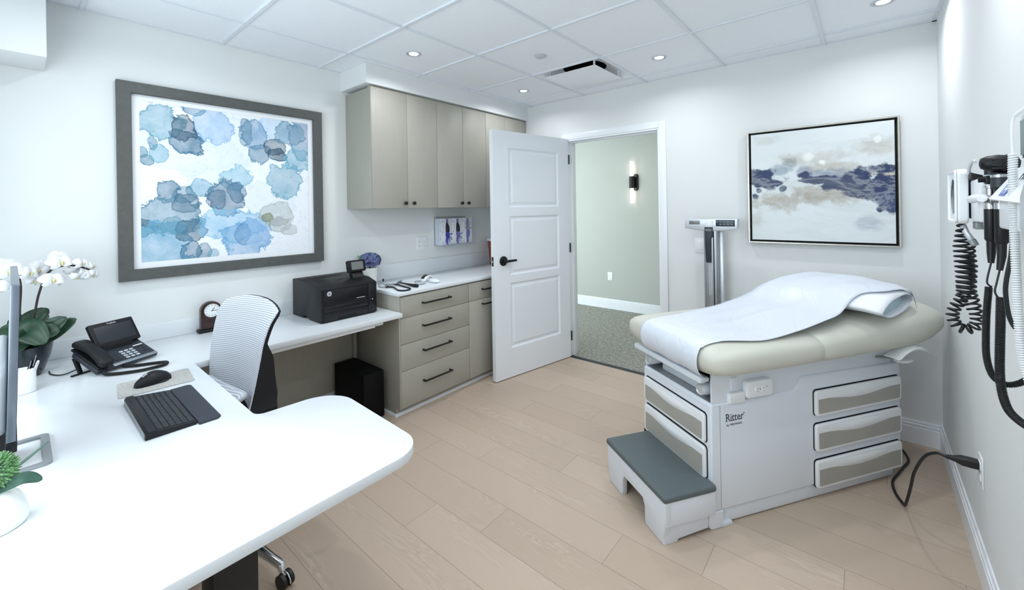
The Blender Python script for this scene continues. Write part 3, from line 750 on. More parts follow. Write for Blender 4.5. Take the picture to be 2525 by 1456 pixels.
def drawer(name, side, u0, u1, z0, z1):
    """drawer front with a scooped grip and a taupe insert; side 'n' faces the camera, 'f' the foot end"""
    ax, s = ('y', -1) if side == 'n' else ('x', -1)
    ou = rrect(u0 - .0035, u1 + .002, z0 - .0015, z1 + .0055, .017)
    part('drawer_gap_shade', MB().prism(ou, ax, -.0008, .0004), M['dark'], t)  # flat dark plate painting the shade of the gap round the drawer
    fr_ = part(name, MB().prism(rrect(u0, u1, z0, z1, .016), ax, -.017, -.0009, .004, 3), M['white'], t)
    L = u1 - u0
    top = [z1 - .040 - .018*(math.sin(PI*min(1, max(0, (k/24 - .12)/.76)))**1.3) for k in range(25)]
    iu0, iu1 = u0 + .013, u1 - .013
    poly = rrect(iu0, iu1, z0 + .012, z0 + .03, .006, 3)[:0]
    poly = [(iu0, z0 + .018), (iu0 + .006, z0 + .012), (iu1 - .006, z0 + .012), (iu1, z0 + .018)]
    poly += [(iu1 - (iu1 - iu0)*k/24, top[k]) for k in range(25)]
    part('insert', MB().prism(poly, ax, -.0176, -.0168), M['insert'], fr_)
    # scooped lip above the insert
    lip = MB()
    rows = []
    for k in range(25):
        u = iu1 - (iu1 - iu0)*k/24
        d = math.sin(PI*min(1, max(0, (k/24 - .12)/.76)))**1.3
        row = []
        for j in range(6):
            f = j/5
            zz_ = (z1 - .012) + (top[k] + .0005 - (z1 - .012)) * f
            off = -.0172 - .006*math.sin(PI*f)*d
            row.append((u, off, zz_) if ax == 'y' else (off, u, zz_))
        rows.append(row)
    lip.grid(rows)
    part('grip', lip, M['white'], fr_)
for z0, z1 in ((.413, .535), (.241, .371), (.062, .194)): drawer('side_drawer', 'n', .604, 1.196, z0, z1)
for z0, z1 in ((.370, .502), (.206, .352)): drawer('end_drawer', 'f', .028, .488, z0, z1)

# lettering
Lm = Matrix(((1, 0, 0, 0), (0, 0, 1, 0), (0, 1, 0, 0), (0, 0, 0, 1)))
Lt = Matrix.Translation((.078, -.0007, .4665)) @ Matrix(((1, 0, 0, 0), (0, 0, -1, 0), (0, 1, 0, 0), (0, 0, 0, 1)))
lt = MB().text('Ritter', .050, Lt, .0003, .86)
def serif(x, z, w_): lt.box(x, x + w_, -.0009, -.0005, z, z + .0022)
for x, w_ in ((.0765, .010), (.1005, .010), (.1105, .0085), (.1195, .0085), (.1305, .0085), (.158, .0095)): serif(x + .0015, .4665, w_)
serif(.0775, .4965, .008)
lt.text('by MIDMARK', .0135, Matrix.Translation((.083, -.0007, .4455)) @ Matrix(((1, 0, 0, 0), (0, 0, -1, 0), (0, 1, 0, 0), (0, 0, 0, 1))), .0002, 1.15)
lt.text('®', .010, Matrix.Translation((.178, -.0007, .490)) @ Matrix(((1, 0, 0, 0), (0, 0, -1, 0), (0, 1, 0, 0), (0, 0, 0, 1))), .0002)
part('brand_lettering', lt, M['greydark'], t, smooth=False)

# receptacle, switch, cover
rc = part('receptacle', MB().prism(rrect(.182, .332, .563, .640, .016), 'y', -.022, .0095, .006, 3), M['white'], t)
o_ = MB()
for cxx in (.238, .276): o_.prism([(cxx + .014*math.cos(a*PI/12), .600 + .016*math.sin(a*PI/12)) for a in range(24)], 'y', -.0235, -.0219, .0006)
sk = part('socket', o_, M['ceramic'], rc)
sl = MB()
for cxx in (.238, .276):
    sl.box(cxx - .005, cxx - .0035, -.0238, -.0234, .600, .608).box(cxx + .0035, cxx + .005, -.0238, -.0234, .600, .607).box(cxx - .0015, cxx + .0015, -.0238, -.0234, .589, .593)
sl.box(.2555, .2585, -.0225, -.0218, .597, .603).box(.294, .2965, -.0225, -.0218, .606, .611)
part('socket_slots', sl, M['dark'], rc)
part('rocker_switch', MB().prism(rrect(.094, .180, .548, .594, .006), 'y', -.012, .0095, .003), M['white'], t)
part('rail_cover', MB().prism(rrect(.112, .150, .599, .66, .004), 'y', -.001, .0095, .003), M['exam'], t)

# step that slides out under the foot end
stp = [(-.028, .196), (-.028, .110), (-.022, .085), (-.004, .0), (.118, .0), (.124, .022), (.124, .080), (.140, .108), (.296, .108), (.312, .082), (.314, .022), (.320, .0), (.436, .0), (.452, .085), (.457, .11), (.457, .196)]
s_ = MB().prism(stp, 'x', -.268, -.236, .006, 3)
for y0, y1 in ((-.020, .008), (.424, .448)):
    s_.prism([(-.262, .0), (-.20, .0), (-.19, .012), (-.045, .022), (-.035, .022), (-.035, .09), (-.262, .09)], 'y', y0 + .008, y1 - .0005, .003)
    s_.box(-.262, -.005, y0 - .007 if y0 < .1 else y0, y1 if y0 < .1 else y1 + .008, .084, .196, .004)
s_.box(-.25, -.005, .0, .43, .170, .194)
sp = part('step', s_, M['exam'], t)
part('tread', MB().box(-.274, -.002, -.033, .462, .186, .2155, .011, 4), M['tread'], sp)
part('step_slide', MB().box(-.004, .02, .0, .512, .10, .198, .001), M['dark'], sp)

# upholstery: rounded lofts along the table
def ring(a, b0, b1, z0, z1, n=44, e=3.2):
    cb, hb, cz, hz_ = (b0+b1)/2, (b1-b0)/2, (z0+z1)/2, (z1-z0)/2
    o = []
    for k in range(n):
        th = 2*PI*k/n
        c_, s2 = math.cos(th), math.sin(th)
        o.append((a, cb + hb*math.copysign(abs(c_)**(2/e), c_), cz + hz_*math.copysign(abs(s2)**(2/e), s2)))
    return o
B0, B1 = -.112, .612
seat = [(-.068, .12, .752, .772), (-.066, .085, .735, .798), (-.057, .050, .715, .817), (-.040, .026, .698, .830), (-.010, .009, .686, .838), (.04, 0, .6815, .842), (.20, 0, .6800, .844), (.38, 0, .6800, .846), (.50, .001, .6800, .847), (.545, .005, .682, .846), (.570, .016, .695, .838), (.582, .035, .73, .81)]
part('seat_cushion', MB().loft([ring(a, B0 + i, B1 - i, z0, z1) for a, i, z0, z1 in seat]), M['vinyl'], t, ang=60)
back = [(.515, .04, .74, .80, 0), (.525, .016, .705, .832, 0), (.545, .005, .686, .848, 0), (.60, 0, .6800, .854, 0), (.75, 0, .6790, .868, 0), (.90, 0, .6785, .884, 0), (1.05, 0, .678, .900, 0), (1.17, 0, .679, .912, .005), (1.25, .003, .685, .917, .025), (1.32, .008, .702, .917, .06), (1.375, .016, .724, .910, .11), (1.41, .026, .742, .895, .16), (1.437, .042, .757, .872, .22), (1.452, .070, .770, .845, .27), (1.456, .10, .782, .822, .30)]
part('back_cushion', MB().loft([ring(a, B0 + i, B1 - i*.6 - q, z0, z1) for a, i, z0, z1, q in back]), M['vinyl'], t, ang=60)
part('head_support', MB().prism([(.9, .665), (1.31, .665), (1.42, .715), (1.42, .745), (1.2, .735), (.9, .735)], 'y', .0, .36, .003), M['exam'], t)
# release lever and foot pedal at the head end
rows = []
LVX = [(1.045, .668), (1.06, .674), (1.095, .697), (1.135, .713), (1.17, .720), (1.205, .716), (1.24, .704), (1.268, .686), (1.276, .678)]
for k, (a, z) in enumerate(LVX):
    f = k/(len(LVX) - 1); th = .004 + .010*math.sin(PI*f)
    rows.append([(a, -.035, z - th), (a, -.060, z - th*.6), (a, -.094, z - th*1.7), (a, -.100, z - th), (a, -.090, z), (a, -.060, z + .003), (a, -.035, z + .002)])
part('release_lever', MB().loft(rows), M['white'], t, ang=60)
part('lever_paddle', MB().ell((1.165, -.045, .632), (.055, .032, .010)), M['white'], t, ang=60)
part('lever_arm', MB().tube([(1.05, .01, .645), (1.12, -.015, .640), (1.17, -.025, .625)], .006), M['steel'], t)

# ------------------------------------------------------------------ pillow and paper on the table
TM = Matrix.Translation((1.993, .538, 0)) @ Matrix.Rotation(TA, 4, 'Z')
def cush_top(a, b):
    z = interp([-.068, -.057, -.040, -.010, .04, .5, .6, .75, .9, 1.05, 1.17, 1.25, 1.32, 1.41], [.772, .817, .830, .838, .842, .847, .854, .868, .884, .900, .912, .918, .920, .905], a)
    zb = .680
    hb = (B1 - B0)/2
    q = abs((b - (B0+B1)/2)/hb)
    q = min(q, .999)
    return (z+zb)/2 + (z-zb)/2*(1 - q**3.2)**(1/3.2)
p = thing('pillow', 'pillow in a white case, its open end showing from under the exam paper', 'pillow', (1.993 + .26, .538 + .3, .86), TA)
YP = R(14)
def pil(b, shrink=0.0, n=40):
    f = (b + .095)/.62
    wid = .232 - .03*abs(2*f-1)**3 - shrink
    th = .032 + .036*(1 - abs(2*f-1)**2.6) - shrink*.7
    if b < .0: th = .047 + (b + .095)*.08 - shrink*.6
    ca = 1.055
    o = []
    for k in range(n):
        ang = 2*PI*k/n
        c_, s2 = math.cos(ang), math.sin(ang)
        a = ca + wid*math.copysign(abs(c_)**.8, c_)
        tz = th*math.copysign(abs(s2)**.9, s2)*(1 - .55*abs(c_)**3)
        a2 = 1.055 + (a - 1.055)*math.cos(YP) - (b + .095)*math.sin(YP); b2 = -.095 + (a - 1.055)*math.sin(YP) + (b + .095)*math.cos(YP)
        base = cush_top(1.03, .25) + .006 + th + .09*(a2 - 1.055)
        if b < -.02: base -= .16*(-.02 - b)
        tip = .022*math.sin(5*ang + 7*b)*(.25 if b > 0 else .5) * max(0, .35 - abs(b - .2))
        o.append(TM @ Vector((a2, b2, max(base + tz + tip, cush_top(a2, b2) + .004 + .4*max(0, tz)))))
    return o
bs = [-.095, -.07, -.03, .03, .10, .18, .26, .34, .40, .45, .49, .515, .525]
rg_ = [pil(b) for b in bs]
inner = [pil(b, .010) for b in (-.0945, -.06, .0)]
part('pillowcase', MB().loft(list(reversed(inner)) + rg_, True, False, True), M['pillowcase'], p, ang=80)
part('pillow_insert', MB().loft([pil(b, s) for b, s in ((-.062, .05), (-.050, .022), (-.02, .012), (.05, .013))], True, True, True), M['pillow'], p, ang=80)

def aend(v): return 1.238 - .13*v
FE = [(-.004, .676), (-.020, .680), (-.042, .690), (-.060, .704), (-.074, .725), (-.080, .750), (-.081, .775), (-.076, .800), (-.062, .822)]
rows = []
for i in range(86):
    row = []
    for j in range(31):
        v = j/30
        if i < 14:      # wraps round the foot end and tucks in behind the foot bar
            f = i/13*(len(FE)-1); q = min(len(FE)-2, int(f)); u = f - q
            a = FE[q][0] + (FE[q+1][0]-FE[q][0])*u; z = FE[q][1] + (FE[q+1][1]-FE[q][1])*u
            wr = (1 - i/13)
            a -= .006*wr*(.5 + .5*math.sin(13*v + 2*wr)) + .004*wr*abs(math.sin(27*v + 3*wr))
            z -= .004*wr*wr*math.sin(8*v + .5)**2
            b = -.012 + (.418 + .012)*v
        else:
            f = (i - 14)/71
            a = -.052 + (1.10 + .052)*f
            b0 = -.012 - .045*sstep(0, .25, a) + .022*sstep(.60, .76, a) - .042*sstep(.80, .92, a) + .042*sstep(1.02, 1.26, a)
            b1 = .418 + .045*sstep(0, .5, a) + .085*sstep(.5, .85, a)
            b = b0 + (b1 - b0)*v
            a = a + (aend(v) - 1.10)*f*f
            z = 0
        row.append(TM @ Vector((a, b, z)))
    rows.append(row)
from mathutils.bvhtree import BVHTree
def world_tree(root, names):
    vs, ps = [], []
    Mx = Matrix.Translation(root.location) @ Matrix.Rotation(root.rotation_euler.z, 4, 'Z')
    for ch in root.children:
        if ch.name.split('.')[0] in names:
            k0 = len(vs); vs += [Mx @ v.co for v in ch.data.vertices]; ps += [[k0 + i for i in q.vertices] for q in ch.data.polygons]
    return BVHTree.FromPolygons(vs, ps)
trees = [world_tree(TBL, ('seat_cushion', 'back_cushion')), world_tree(p, ('pillowcase',))]
def floor_z(v):
    zm = -1
    for tr_ in trees:
        for dx_, dy_ in ((0, 0), (.011, 0), (-.011, 0), (0, .011), (0, -.011)):
            h_ = tr_.ray_cast(Vector((v.x + dx_, v.y + dy_, 1.6)), Vector((0, 0, -1)))
            if h_[0] is not None: zm = max(zm, h_[0].z + .005)
    return zm
FL = [[floor_z(v) if i >= 14 else v.z for v in r_] for i, r_ in enumerate(rows)]
for j in range(31):      # the sheet is drawn taut from the cushion to the pillow: part of the way to the upper hull
    S = [(rows[i][j] - rows[14][j]).xy.length for i in range(14, 86)]
    H = []
    for k in range(72):
        while len(H) > 1 and (FL[14+H[-1]][j] - FL[14+H[-2]][j])*(S[k] - S[H[-2]]) <= (FL[14+k][j] - FL[14+H[-2]][j])*(S[H[-1]] - S[H[-2]]): H.pop()
        H.append(k)
    hz_ = [interp([S[q] for q in H], [FL[14+q][j] for q in H], S[k]) for k in range(72)]
    for k in range(72):
        F0 = FL[14+k][j]
        rows[14+k][j].z = F0 + .42*sstep(.30, .70, S[k])*(hz_[k] - F0)
for it in range(14):
    zz_ = [[v.z for v in r_] for r_ in rows]
    for i in range(15, 85):
        for j in range(31):
            l_, r_ = zz_[i][max(0, j-1)], zz_[i][min(30, j+1)]
            rows[i][j].z = max(.34*zz_[i][j] + .2*(zz_[i-1][j] + zz_[i+1][j]) + .13*(l_ + r_), FL[i][j])
for i in range(20, 86):
    for j in range(31):
        f = i/85; v = j/30
        cr = abs(math.sin(5.5*v + 2.2*f + .6*math.sin(9*f)))
        rows[i][j].z += .0075*sstep(.25, .5, f)*(1 - cr)**5 + .003*math.sin(21*f + 8*v)*math.sin(13*v - 6*f)*sstep(.2, .4, f) + .002
        rows[i][j].z = max(rows[i][j].z, FL[i][j])
pp = link('exam_paper', MB().grid(rows), M['paper'], None, ang=80)
sm = pp.modifiers.new('thick', 'SOLIDIFY'); sm.thickness = .0008; sm.offset = 1
tag(pp, 'sheet of crinkled white exam paper drawn over the pillow and the beige cushion', 'exam paper')

# power cord from the table to the wall outlet
YW = YC
def outlet_plate(name, label, make, seen):
    pass
t = thing('wall_outlet', 'white outlet plate low on the right wall with the black plug in it', 'outlet', (2.39, YC, .42), 0, 'white wall outlets')
part('cover_plate', MB().box(2.345, 2.420, YC + .0005, YC + .006, .352, .468, .002), M['white'], t)
part('socket', MB().box(2.362, 2.403, YC + .006, YC + .009, .375, .402, .003).box(2.362, 2.403, YC + .006, YC + .009, .418, .446, .003), M['ceramic'], t)
t = thing('power_cord', 'black power cord looping over the floor from the exam table to the wall plug', 'cord', (2.75, -.15, 0))
pl = MB().loft([[(2.3825 + x*s, y, .431 + z*s) for x, z in rrect(-.019, .019, -.016, .016, .007)] for y, s in ((YC + .0095, .96), (YC + .030, 1.0), (YC + .055, .95), (YC + .075, .55), (YC + .098, .36))])
part('plug', pl, M['rubber'], t)
cp = smooth_path([(2.3825, YC + .097, .431), (2.395, YC + .125, .428), (2.44, YC + .155, .38), (2.52, YC + .18, .27), (2.60, YC + .19, .15), (2.66, YC + .20, .055), (2.70, YC + .205, .012), (2.73, YC + .215, .0075), (2.80, YC + .235, .0075), (2.90, YC + .240, .0075), (3.00, YC + .215, .0075), (3.09, YC + .19, .0075), (3.18, YC + .165, .0078), (3.25, YC + .172, .012), (3.28, YC + .20, .03), (3.26, YC + .25, .06)], 8)
part('cable', MB().tube(cp, .0058), M['rubber'], t)

# ------------------------------------------------------------------ physician scale, switch
t = thing('height_weight_scale', 'grey physician scale column with a white digital head against the doorway wall', 'scale', (3.32, .875, 0))
part('column', MB().prism([(y, x) for x, y in []] or rrect(3.302, 3.352, .827, .927, .016), 'z', .03, 1.262, 0), M['alu'], t)
part('rear_rail', MB().box(3.340, 3.360, .800, .830, .03, 1.255, .004), M['silver'], t)
part('groove', MB().box(3.300, 3.303, .851, .858, .035, 1.25), M['dark'], t)
rl = part('ruler', MB().box(3.3005, 3.3022, .867, .890, .785, 1.20), M['silver'], t)
tk = MB()
for k in range(36): tk.box(3.2998, 3.3006, .868, .873 if k % 5 else .877, .79 + k*.0066, .7912 + k*.0066)
tk.box(3.2998, 3.3006, .880, .882, .787, 1.02)
part('ruler_marks', tk, M['greydark'], rl)
hp = [(1.055, 1.275), (1.050, 1.346), (.690, 1.346), (.694, 1.275), (.78, 1.258), (.92, 1.256)]
hd = part('display_head', MB().prism(hp, 'x', 3.285, 3.352, .006, 3), M['silver'], t)
part('display', MB().box(3.2838, 3.2852, .945, 1.020, 1.305, 1.331, .0005), M['lcd'], hd)
part('button_panel', MB().box(3.2838, 3.2852, .708, .834, 1.292, 1.338, .0005), M['lcdblue'], hd)
bt = MB()
for r_, n_, z_ in ((0, 5, 1.325), (1, 4, 1.306)):
    for k in range(n_): bt.box(3.2828, 3.2839, .722 + .024*k, .738 + .024*k, z_ - .005, z_ + .005, .0004)
part('buttons', bt, M['lcd'], hd)
part('head_cap', MB().box(3.278, 3.2852, .856, .904, 1.286, 1.334, .004), M['white'], hd)
ar = MB().prism([(.912, 1.285), (.854, 1.285), (.854, 1.215), (.870, 1.205), (.870, 1.024), (.904, 1.024), (.910, 1.15)], 'x', 3.282, 3.2995, .003)
hm = part('measuring_arm', ar, M['greydark'], t)
part('arm_label', MB().box(3.2812, 3.2822, .865, .905, 1.257, 1.272), M['lcd'], hm)
part('platform', MB().box(3.00, 3.42, .70, 1.06, .0, .055, .012), M['greydark'], t)
t = thing('light_switch', 'white rocker light switch on the wall just left of the scale column', 'light switch', (XB, 1.0, 1.13))
part('cover_plate', MB().box(XB - .006, XB - .0005, .962, 1.034, 1.075, 1.187, .002), M['white'], t)
part('rocker', MB().box(XB - .0095, XB - .006, .982, 1.014, 1.098, 1.166, .001), M['ceramic'], t)

# ------------------------------------------------------------------ hallway fittings
t = thing('wall_sconce', 'black wall sconce with two glowing glass tubes in the hallway', 'wall light', (XH, 2.39, 1.77))
part('back_plate', MB().prism(rrect(2.333, 2.402, 1.655, 1.884, .033), 'x', XH - .014, XH - .001, .003), M['blackm'], t)
part('holder', MB().cyl((XH - .062, 2.402, 1.690), (XH - .062, 2.402, 1.850), .034).box(XH - .062, XH - .01, 2.385, 2.400, 1.74, 1.80), M['blackm'], t)
part('glass_tube', MB().cyl((XH - .062, 2.402, 1.8505), (XH - .062, 2.402, 2.052), .021), M['tubeglow'], t)
part('glass_tube', MB().cyl((XH - .062, 2.402, 1.489), (XH - .062, 2.402, 1.6895), .021), M['tubeglow'], t)
def duplex(parent, cx, cz, axis, pos, s):
    """two sockets of a receptacle on a plate; pos is the plate face, s the outward sign"""
    fc = MB(); dk = MB()
    for dz in (.0195, -.0195):
        pr = [(cx + .0165*math.copysign(abs(math.cos(a*PI/12))**.7, math.cos(a*PI/12)), cz + dz + .0145*math.copysign(abs(math.sin(a*PI/12))**.7, math.sin(a*PI/12))) for a in range(24)]
        fc.prism(pr, axis, pos, pos + s*.0016)
        for du, h in ((-.0062, .0045), (.0062, .0038)):
            if axis == 'y': dk.box(cx + du - .0009, cx + du + .0009, pos + s*.0016, pos + s*.0019, cz + dz + .002 - h, cz + dz + .002 + h)
            else: dk.box(pos + s*.0016, pos + s*.0019, cx + du - .0009, cx + du + .0009, cz + dz + .002 - h, cz + dz + .002 + h)
        if axis == 'y': dk.box(cx - .0022, cx + .0022, pos + s*.0016, pos + s*.0019, cz + dz - .0095, cz + dz - .0055)
        else: dk.box(pos + s*.0016, pos + s*.0019, cx - .0022, cx + .0022, cz + dz - .0095, cz + dz - .0055)
    f_ = part('socket', fc, M['ceramic'], parent)
    part('socket_slots', dk, M['greydark'], f_)
t = thing('wall_outlet', 'white outlet plate on the grey hallway wall below the sconce', 'outlet', (XH, 2.776, .459), 0, 'white wall outlets')
part('cover_plate', MB().box(XH - .006, XH - .0005, 2.741, 2.812, .401, .517, .002), M['white'], t)
duplex(t, 2.776, .459, 'x', XH - .006, -1)
t = thing('wall_outlet', 'white double outlet plate on the wall between the printer and the glove boxes', 'outlet', (2.345, YA, 1.143), 0, 'white wall outlets')
part('cover_plate', MB().box(2.286, 2.405, YA - .007, YA - .0005, 1.085, 1.201, .002), M['white'], t)
duplex(t, 2.320, 1.143, 'y', YA - .007, -1)
duplex(t, 2.371, 1.143, 'y', YA - .007, -1)

# ------------------------------------------------------------------ glove boxes in their acrylic holder
GX0, GX1, GZ0, GZ1, GY0 = 2.497, 2.886, 1.118, 1.362, 2.951
t = thing('glove_box_holder', 'clear acrylic wall holder with three glove boxes under the wall cabinets', 'dispenser', (2.69, YA, GZ0))
hb_ = MB().box(GX0 - .004, GX1 + .004, YA - .004, YA - .0008, GZ0 - .004, GZ1 + .018)
hb_.box(GX0 - .004, GX1 + .004, GY0 - .004, YA - .004, GZ0 - .004, GZ0 - .0012).box(GX0 - .004, GX0 - .0012, GY0 - .004, YA - .004, GZ0 - .0012, GZ1).box(GX1 + .0012, GX1 + .004, GY0 - .004, YA - .004, GZ0 - .0012, GZ1)
hb_.box(GX0 - .0012, GX1 + .0012, GY0 - .004, GY0 - .0015, GZ0 - .0012, GZ0 + .012)
part('tray', hb_, M['glass'], t)
gl = ['white glove box with a bright blue gloved hand print, first of three in the holder', 'white glove box with a violet gloved hand print, in the middle of the holder', 'white glove box with a lilac oval opening and upside-down hand, last of three']
gw = (GX1 - GX0)/3
def hand(mb, cx, cz, s, y, flip=1):
    mb.prism([(cx + s*u, cz + flip*s*v) for u, v in ((-.9, .3), (-.75, .9), (-.2, 1.15), (.35, .85), (.55, .35), (.3, -.3), (-.5, -.4))], 'y', y - .0006, y)
    for (u, v, du, dv) in ((-.55, -.2, -.25, -1.35), (-.2, -.3, .05, -1.5), (.15, -.25, .45, -1.35), (.4, .0, .95, -.95), (.5, .5, 1.15, .05)):
        w_ = .15
        L_ = math.hypot(du, dv); nx, nz = -dv/L_*w_, du/L_*w_
        mb.prism([(cx + s*(u + nx), cz + flip*s*(v + nz)), (cx + s*(u - nx), cz + flip*s*(v - nz)), (cx + s*(u + du - nx*.6), cz + flip*s*(v + dv - nz*.6)), (cx + s*(u + du + nx*.6), cz + flip*s*(v + dv + nz*.6))], 'y', y - .0006, y)
for i in range(3):
    x0 = GX0 + gw*i + .001; x1 = x0 + gw - .003
    g = thing('glove_box', gl[i], 'glove box', ((x0+x1)/2, 3.0, GZ0), 0, 'glove boxes in the wall holder')
    part('carton', MB().box(x0, x1, GY0, YA - .006, GZ0, GZ1, .0015), M['carton'], g)
    cxm = (x0 + x1)/2 + .004; yf = GY0 - .0002
    fl = -1 if i == 2 else 1
    cz = (GZ0+GZ1)/2
    st = MB().box(cxm - .013, cxm + .013, yf - .0004, yf, GZ0 + .004, GZ1 - .004)
    part('stripe', st, M['violet'], g)
    ov = MB().prism([(cxm + .006 + .024*math.cos(a*PI/14) - .010*math.sin(a*PI/14)**2*1, cz + fl*.022 + .062*math.sin(a*PI/14)) for a in range(28)], 'y', yf - .0010, yf - .0005)
    op = part('opening', ov, M['violet'] if i == 2 else M['ink'], g)
    hh = MB(); hand(hh, cxm + (.002 if i == 2 else .010), cz - fl*.042, .036, yf - .0011, fl)
    part('hand_print', hh, (M['ultra'], M['violet'], M['inkg'])[i], g)
    tx = MB()
    for k in range(14): tx.box(x1 - .034 + .0026*(k % 3), x1 - .033 + .0026*(k % 3) + .0004, yf - .0005, yf, GZ0 + .02 + .014*k, GZ0 + .031 + .014*k)
    for k in range(3): tx.box(x0 + .012, x0 + .020, yf - .0005, yf, GZ0 + .02 + .095*k, GZ0 + .034 + .095*k)
    tx.box(x0 + .026, x0 + .028, yf - .0005, yf, GZ1 - .10, GZ1 - .03)
    part('printing', tx, M['inkg'], g)
    if i == 0:
        sp_ = MB()
        for k in range(3): sp_.box(x0 - .0006, x0, 2.965 + .0, 2.972, GZ0 + .05 + .075*k, GZ0 + .066 + .075*k)
        for k in range(9): sp_.box(x0 - .0006, x0, 2.995, 2.998, GZ0 + .03 + .022*k, GZ0 + .046 + .022*k)
        part('side_printing', sp_, M['inkg'], g)

tag_ = thing('sharps_container', 'rust-red tapered container with a white lid beside the open door on the counter', 'container', (3.19, 2.90, .871))
part('body', MB().lathe([(.001, .8713), (.062, .8713), (.066, .876), (.0875, 1.118), (.001, 1.118)], c=(3.190, 2.912, 0), n=40), M['redbin'], tag_)
part('lid', MB().lathe([(.001, 1.1183), (.093, 1.1183), (.096, 1.123), (.096, 1.137), (.090, 1.143), (.001, 1.145)], c=(3.190, 2.912, 0), n=40), M['white'], tag_)

# ------------------------------------------------------------------ office chair
t = thing('office_chair', 'grey mesh office chair with a black back shell pushed in at the desk', 'chair', (.56, 2.09, 0), R(189.8))
# fabric: rows from the seat joint up; each row runs from the far edge to the near edge
near = [(.612, 1.975, .600), (.627, 1.985, .640), (.646, 1.99, .714), (.666, 1.99, .812), (.679, 1.99, .878), (.703, 1.99, .948), (.728, 1.992, .988), (.745, 2.0, 1.008)]
far = [(.590, 2.395, .640), (.599, 2.395, .692), (.600, 2.395, .746), (.606, 2.392, .822), (.621, 2.39, .915), (.633, 2.388, .965), (.646, 2.382, 1.005), (.668, 2.372, 1.030)]
far = [(x - .012, y, z) for x, y, z in far]
bulge = [.05, .05, .045, .035, .03, .03, .028, .026]
lift = [0, 0, 0, 0, .004, .012, .022, .036]
def brow(i, n=20, off=0.0, side=0.0):
    o = []
    a, b = Vector(far[i]), Vector(near[i])
    for k in range(n + 1):
        f = k/n
        p = a.lerp(b, f)
        s4 = 1 - abs(2*f - 1)**2.4
        p = p + Vector((bulge[i]*s4 + off, 0, lift[i]*s4))
        o.append(p)
    return o
fine = []
def rowsub(off, sub=5, n=20):
    rows = [brow(i, n, off) for i in range(8)]
    out = []
    for k in range(7*sub + 1):
        f = k/sub; i = min(6, int(f)); u = f - i
        P = [rows[max(0, i-1)], rows[i], rows[i+1], rows[min(7, i+2)]]
        out.append([0.5*((2*b) + (c-a)*u + (2*a-5*b+4*c-d)*u*u + (3*b-a-3*c+d)*u*u*u) for a, b, c, d in zip(*P)])
    return out
front = rowsub(0.0)
bk = rowsub(.006)
mb = MB()
ring_rows = [list(f) + list(reversed(b)) for f, b in zip(front, bk)]
mb.loft(ring_rows)
bf = part('backrest_mesh', mb, M['mesh'], t, ang=60)
# black shell behind: wide at the lumbar, thin under the curled top
thk = [.106, .100, .077, .050, .014, .015, .015, .008]
zsh = [0.07, .05, .02, .0, .0, .0, .0, 0]
def shell_rows(sub=5, n=20):
    F_ = rowsub(.0065, sub, n); out = []
    for k, fr_ in enumerate(F_):
        f = k/sub; i = min(6, int(f)); u = f - i
        th = thk[i] + (thk[i+1] - thk[i])*u
        back_ = []
        for j, p in enumerate(fr_):
            g = j/n
            back_.append(p + Vector((th*(1 if g > .5 else .9), 0, 0)))
        ins = []
        out.append([p + Vector((0, -.004 if j/n > .5 else .004, 0))*(1 if j in (0, n) else 0) for j, p in enumerate(fr_)] + list(reversed(back_)))
    return out
part('back_shell', MB().loft(shell_rows()), M['black'], t, ang=50)
sr = []
for a, w_, z in [(-.245, .19, .595), (-.235, .225, .61), (-.19, .25, .625), (-.08, .26, .635), (.05, .262, .655), (.12, .25, .680), (.165, .235, .698), (.190, .225, .704), (.205, .21, .700), (.212, .19, .69)]:
    sr.append((a, w_, z))
rows = []
for a, w_, z in sr:
    r_ = []
    for k in range(28):
        th = 2*PI*k/28
        c_, s2 = math.cos(th), math.sin(th)
        yy = w_*math.copysign(abs(c_)**.55, c_)
        zz_ = (z - .028) + .030*math.copysign(abs(s2)**.7, s2) - .018*(1 - abs(c_)**2)*(1 if s2 > 0 else 0)
        r_.append((.40 + a - .10*yy, 2.195 + yy*.88, zz_))
    rows.append(r_)
part('seat', MB().loft(rows), M['meshseat'], t, ang=60)
part('seat_pan', MB().box(.24, .58, 2.02, 2.38, .545, .60, .01), M['black'], t)
part('spine', MB().prism([(.55, .50), (.79, .50), (.79, .62), (.74, .66), (.70, .60), (.55, .545)], 'y', 2.13, 2.26, .01), M['black'], t)
part('gas_lift', MB().cyl((.56, 2.09, .13), (.56, 2.09, .36), .030).cyl((.56, 2.09, .36), (.56, 2.09, .53), .016).box(.47, .66, 2.04, 2.3, .51, .545, .01), M['blackm'], t)
bs_ = MB().cyl((.56, 2.09, .085), (.56, 2.09, .135), .055)
part('base_hub', bs_, M['chrome'], t)
ca = math.atan2(1.735 - 2.09, .655 - .56)
